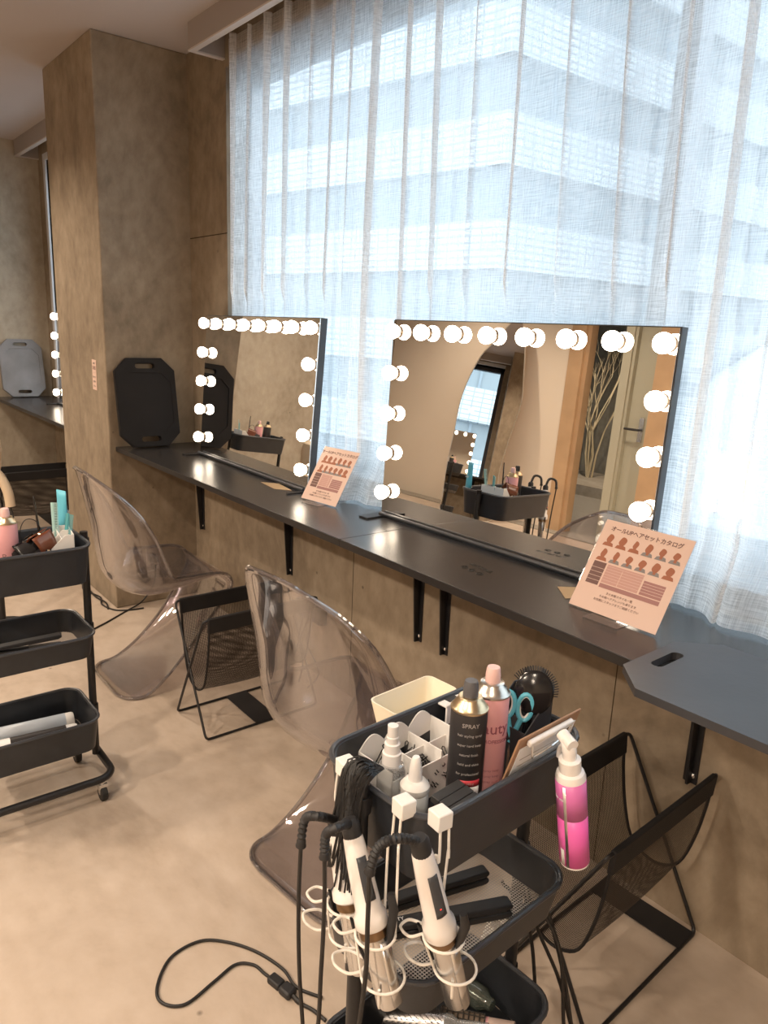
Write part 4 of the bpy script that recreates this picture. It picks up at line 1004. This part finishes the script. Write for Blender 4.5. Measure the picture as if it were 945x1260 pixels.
# cylinders in the bottom tray
for i, (x, y, c_, lab) in enumerate(((-2.055, .43, 'paper_white', 'silver blue can lying in the left trolley bottom tray'), (-1.985, .42, 'black_can', 'black banded white can lying in the left trolley bottom tray'))):
    k = thing('spray_can', lab, 'spray can', (x, y+.115, BZ+.024), (R(90), 0, R(-6)))
    MB().lathe([(.022, .022), (.023, .024), (.023, .205), (.018, .212), (.0001, .212)], n=26).build('can_body', pbr('silver blue can', (.45, .50, .56), .35) if i == 0 else M['paper_white'], k)
    if i: MB().lathe([(.0233, .03), (.0233, .17)], n=26).build('dark_band', M['black_can'], k); text('HARD', .013).xf(Matrix.Translation((0, 0, .08))@Matrix.Rotation(R(90), 4, 'X')@Matrix.Rotation(R(90), 4, 'Z')).xf(Matrix.Translation((0, -.0236, 0))).build('lettering', M['grey_print'], k, smooth=False)
    MB().lathe([(.0001, 0), (.020, .001), (.0225, .006), (.0225, .023)], n=26).build('cap', M['white'], k)
    S.append(k)
# ivory hair dryer standing at the left edge
hdz = proto_dryer = thing('hair_dryer', 'ivory hair dryer resting on a pole stand at the left edge of the photo', 'hair dryer', (-3.31, .615, .60), (0, 0, 0))
MB().lathe([(.028, 0), (.034, .03), (.044, .09), (.050, .15), (.044, .19), (.020, .205), (.0001, .208)], (0, 0, .02), (.10, 0, 1), 28).build('dryer_body', M['hair_cream'], hdz)
MB().tube(smoothpath([(.0, 0, .10), (.035, .03, .06), (.055, .05, .0), (.06, .055, -.06)], 5), .019, 14).build('handle', M['hair_cream'], hdz)
MB().lathe([(.030, 0), (.028, .045), (.022, .05)], (0, 0, -.03), (0, 0, 1), 20).build('nozzle', M['blk_soft'], hdz)
MB().tube(smoothpath([(.06, .055, -.06), (.07, .06, -.12), (.05, .05, -.16), (.03, .04, -.12)], 6), .004, 8).build('cord', M['cable'], hdz)
ds = thing('dryer_stand', 'black pole stand under the ivory hair dryer', 'stand', (-3.31, .615, 0))
MB().cyl((0, 0, .01), (0, 0, .575), .016).build('pole', M['blk'], ds); MB().lathe([(.12, 0), (.12, .008), (.02, .014)], n=32).build('base', M['blk'], ds); MB().lathe([(.016, .545), (.036, .560), (.036, .572), (.030, .572)], n=24).build('cup', M['blk'], ds)

# two irons hung at the camera-side end of the left trolley, seen in the mirror
for i, (x, lab) in enumerate(((-2.055, 'white curling iron on the left trolley, the one nearer the column in reflection'), (-1.975, 'white curling iron on the left trolley, the one nearer the doorway in reflection'))):
    k = iron(lab, (x-.01, .17, .73), (x+.01, .190, .60), (x+.02, .198, .50), [(x-.01, .15, .775), (x+.01, .13, .77), (x+.015, .125, .735), (x+.01, .13, .62), (x, .13, .40), (x, .15, .12), (x, .10, .03)], 'curling irons of the left trolley')
# mirrored trolley set
T2 = Matrix.Translation((TT[0], TT[1], 0))@Matrix.Rotation(R(4), 4, 'Z')@Matrix.Translation((-LT[0], -LT[1], 0))
for o in S:
    c = copy_tree(o); c.matrix_world = T2@Matrix.LocRotScale(o.location, o.rotation_euler, o.scale)
    lab = o['label']
    for a_, b_ in (('at the left edge of the photo, on the left trolley', 'on the mirrored trolley'), ('of the left trolley, seen in the wide mirror', 'on the trolley reflected beside the column'), ('left trolley', 'trolley reflected beside the column'), ('beside the pink can', 'on the trolley reflected beside the column'), ('arching over the clips', 'on the trolley reflected beside the column')):
        if a_ in lab: lab = lab.replace(a_, b_); break
    if 'standing in the' in lab and len(lab.split()) > 14: lab = lab.replace('standing ', '')
    lab = lab.replace(' on top of the black clips', '')
    c['label'] = lab
    if o.get('group'): c['group'] = o['group'].replace('left trolley', 'mirrored trolley')

# ================================================================ FLOOR CABLES AND SOCKETS
def cable(label, pts, r=.0032, plug=None, name='power_cable', n=8):
    k = MB().tube(smoothpath(pts, n), r, 8).build(name, M['cable'])
    return tag(k, label, 'cable')
c1 = cable('black cable looping on the floor at the bottom left', [(-1.000, .700, .004), (-1.050, .672, .004), (-1.105, .672, .004), (-1.175, .650, .004), (-1.235, .612, .004), (-1.272, .565, .004), (-1.268, .500, .004), (-1.222, .452, .004), (-1.178, .440, .004), (-1.145, .475, .004), (-1.160, .545, .004), (-1.172, .598, .004), (-1.150, .628, .004), (-1.118, .636, .004), (-1.098, .640, .006)])
pg = thing('cable_connector', 'black plug and socket joint of the looping floor cable', 'connector', (-1.070, .646, .0), (0, 0, R(12)))
MB().box((-.030, -.011, .001), (.004, .011, .016)).build('socket', M['blk_soft'], pg, bevel=.004); MB().box((.005, -.013, .001), (.036, .013, .018)).build('plug', M['blk_soft'], pg, bevel=.005)
MB().tube(smoothpath([(.036, 0, .008), (.058, -.001, .006), (.085, .006, .004), (.12, .006, .004)], 5), [.005]*5+[.0036]*11, 8).build('cord', M['cable'], pg)
cable('black cable running from the left trolley to the column socket', [(-2.95, .82, .004), (-3.061, .889, .004), (-3.14, 1.00, .004), (-3.22, 1.11, .004), (-3.26, 1.20, .02), (-3.262, 1.262, .10), (-3.262, 1.272, .19)], .0035)
cable('twisted black cable along the foot of the column', [(-4.0, 1.06, .004), (-3.742, 1.070, .004), (-3.60, 1.040, .004), (-3.46, 1.072, .004), (-3.36, 1.048, .004), (-3.262, 1.072, .004), (-3.225, 1.13, .004), (-3.215, 1.19, .004)], .0038)
cable('second twisted strand along the foot of the column', [(-4.0, 1.045, .004), (-3.742, 1.052, .008), (-3.60, 1.058, .009), (-3.46, 1.052, .009), (-3.36, 1.066, .009), (-3.29, 1.052, .004)], .0038)
so = thing('wall_socket', 'metal wall socket with a black plug low on the column', 'socket', (CX+.0005, 1.268, .222))
MB().box((0, -.034, -.045), (.006, .034, .045)).build('plate', M['chrome'], so, bevel=.002); MB().box((.006, -.018, -.022), (.026, .018, .010)).build('plug', M['blk_soft'], so, bevel=.003)
ws = thing('power_box', 'black power box on the sill wall behind the nearer clear chair', 'power box', (-2.235, WY-.001, .255))
MB().box((-.085, -.032, -.032), (.085, 0, .032)).build('box', M['blk_soft'], ws, bevel=.004)
for i, x in enumerate((-.03, .03)): MB().tube(smoothpath([(x, -.034, -.005), (x+.02, -.050, -.04), (x-.01, -.045, -.12), (x+.03+.05*i, -.05, -.20), (x+.08, -.10, -.250)], 6), .003, 8).build('cord', M['cable'], ws)
MB().lathe([(.011, 0), (.011, .004)], (-.02, -.0325, .008), (0, -1, 0), 16).build('outlet_face', M['white'], ws)
# cables hanging behind the near trolley
hb = [[(-.735, .905, .60), (-.715, .925, .42), (-.690, .935, .30), (-.640, .955, .20), (-.62, .98, .10), (-.60, 1.00, .01)],
      [(-.725, .905, .55), (-.700, .925, .40), (-.650, .93, .32), (-.615, .94, .22), (-.585, .95, .10), (-.57, .99, .01)],
      [(-.700, .910, .33), (-.665, .925, .33), (-.625, .93, .28), (-.605, .935, .15), (-.58, .93, .01)],
      [(-.745, .905, .35), (-.690, .915, .31), (-.660, .92, .18), (-.650, .92, .01)]]
for i, p in enumerate(hb): cable('black cable drooping behind the near trolley, '+('longest, from the rear post', 'outer one', 'short one from the socket strip', 'innermost one')[i], p, .0033)
wc = [(-4.02, 1.40, .72), (-4.03, 1.41, .55), (-4.06, 1.42, .40), (-4.02, 1.43, .25), (-4.05, 1.40, .10), (-4.00, 1.34, .01)]
cable('black cable hanging under the far bay worktop', wc, .004)
cable('second black cable hanging under the far bay worktop', [(x-.03+.02*math.sin(i*2), y-.03, z) for i, (x, y, z) in enumerate(wc)], .004)
psr = thing('power_strip', 'worn white power strip hanging on the rear post of the near trolley', 'power strip', (-.762, .915, .215), (R(0), R(14), R(15)))
MB().box((-.016, -.011, -.070), (.016, .011, .070)).build('strip_body', M['white'], psr, bevel=.003)
for z in (-.04, 0, .04): MB().box((-.008, -.0125, z-.010), (.008, -.011, z+.010)).build('outlet', M['grey_print'], psr, smooth=False)

# ================================================================ THINGS SEEN ONLY IN THE MIRRORS
tm = thing('standing_mirror', 'tall wavy leaf shaped floor mirror leaning on the cream wall', 'mirror', (-4.14, -1.86, .0), (R(-8), 0, R(160)))
out = [(.20, 0), (-.20, 0), (-.26, .15), (-.235, .40), (-.27, .70), (-.32, 1.0), (-.30, 1.25), (-.27, 1.48), (-.22, 1.66), (-.17, 1.70), (-.10, 1.62), (.0, 1.48), (.09, 1.36), (.17, 1.15), (.21, .95), (.22, .70), (.235, .45), (.23, .15)]
o2 = [(p.x, p.y) for p in smoothpath([(x, y, 0) for x, y in out], 5, True)]
Tm = Matrix.Rotation(R(90), 4, 'X')
MB().prism(o2, -.022, -.003, Tm).build('mirror_back', M['wood'], tm, smooth=False); MB().prism([(x*.985, y*.99+.008) for x, y in o2], -.003, .0, Tm).xf(Matrix.Scale(1, 4)).build('mirror_glass', M['mirror'], tm, smooth=False)
MB().tube([V((x, -.0+.003, y)) for x, y in o2], .005, 6, True).build('gold_edge', M['silver'], tm)
bs = thing('branch_bundle', 'bundle of bleached bare branches standing on the hall ledge', 'branches', (-4.87, -4.90, .121))
rn = random.Random(8)
def grow(mb, p, d, L, r, dep):
    q = p+d*L; mb.tube([p, (p+q)/2+V((rn.uniform(-1, 1), rn.uniform(-1, 1), 0))*L*.05, q], [r, r*.85, r*.7], 5)
    if dep:
        for _ in range(2 if dep > 1 else 3):
            nd = (d+V((rn.uniform(-.5, .5), rn.uniform(-.5, .5), rn.uniform(0, .2)))).normalized(); grow(mb, q, nd, L*rn.uniform(.55, .8), r*.65, dep-1)
for k in range(7):
    m = MB(); a = rn.uniform(0, 6.28); grow(m, V((.03*math.cos(a), .03*math.sin(a), 0)), V((.12*math.cos(a), .12*math.sin(a), 1)).normalized(), .55, .013, 4); m.build('branch', M['branch'], bs)
# ================================================================ CAMERA, LIGHT
cam = bpy.data.cameras.new('camera'); co_ = bpy.data.objects.new('camera', cam); col.objects.link(co_)
yaw, pit, rol = .891974, .239102, .0413568
f = V((-math.sin(yaw)*math.cos(pit), math.cos(yaw)*math.cos(pit), -math.sin(pit))); r_ = f.cross(V((0,0,1))).normalized(); u_ = r_.cross(f)
r2 = r_*math.cos(rol)+u_*math.sin(rol); u2 = -r_*math.sin(rol)+u_*math.cos(rol)
mm = Matrix((r2, u2, -f)).transposed().to_4x4(); mm.translation = V((0, 0, 1.30)); co_.matrix_world = mm
cam.sensor_fit = 'VERTICAL'; cam.sensor_height = 36; cam.lens = 921.36/1260*36; cam.clip_start = .02; cam.clip_end = 300
sc.camera = co_
w = bpy.data.worlds.new('World'); sc.world = w; w.use_nodes = True; t = w.node_tree
bg = t.nodes['Background']; bg.inputs[0].default_value = (.83, .915, 1., 1); bg.inputs[1].default_value = 3.85
def lamp(name, kind, loc, power, color, aim=None, **k):
    l = bpy.data.lights.new(name, kind); l.energy = power; l.color = color
    for a, b in k.items(): setattr(l, a, b)
    o = bpy.data.objects.new(name, l); col.objects.link(o); o.location = loc
    if aim: o.rotation_euler = (V(aim)-V(loc)).to_track_quat('-Z', 'Y').to_euler()
    return o
WARM = (1., .82, .64)
def downlight(x, y, p, aim=None, size=135):
    a = aim or (x, y+(.5 if y < -1 and y > -2 else 0), 0)
    o = lamp('ceiling_downlight', 'SPOT', (x, y, CZ-.04), p, WARM, a, spot_size=R(size), spot_blend=.7, shadow_soft_size=.045)
for x, y, p in ((-4.8, .1, 60), (-3.75, .30, 70), (-2.4, -.35, 60), (-1.1, -.35, 55), (.4, -.4, 60), (-4.4, -1.55, 95), (-3.0, -1.55, 95), (-1.6, -1.55, 105), (-.3, -1.55, 115), (1.1, -1.4, 105), (-4.3, -3.9, 170)):
    downlight(x, y, p*.95)
sc.view_settings.view_transform = 'Standard'; sc.view_settings.look = 'None'; sc.view_settings.gamma = 1; sc.view_settings.exposure = 0.0; sc.view_settings.use_curve_mapping = False
cy = sc.cycles
try:
    cy.max_bounces = 10; cy.transparent_max_bounces = 24; cy.glossy_bounces = 6; cy.transmission_bounces = 6; cy.diffuse_bounces = 4; cy.caustics_reflective = False; cy.caustics_refractive = False
    cy.sample_clamp_indirect = 4.
except Exception: pass
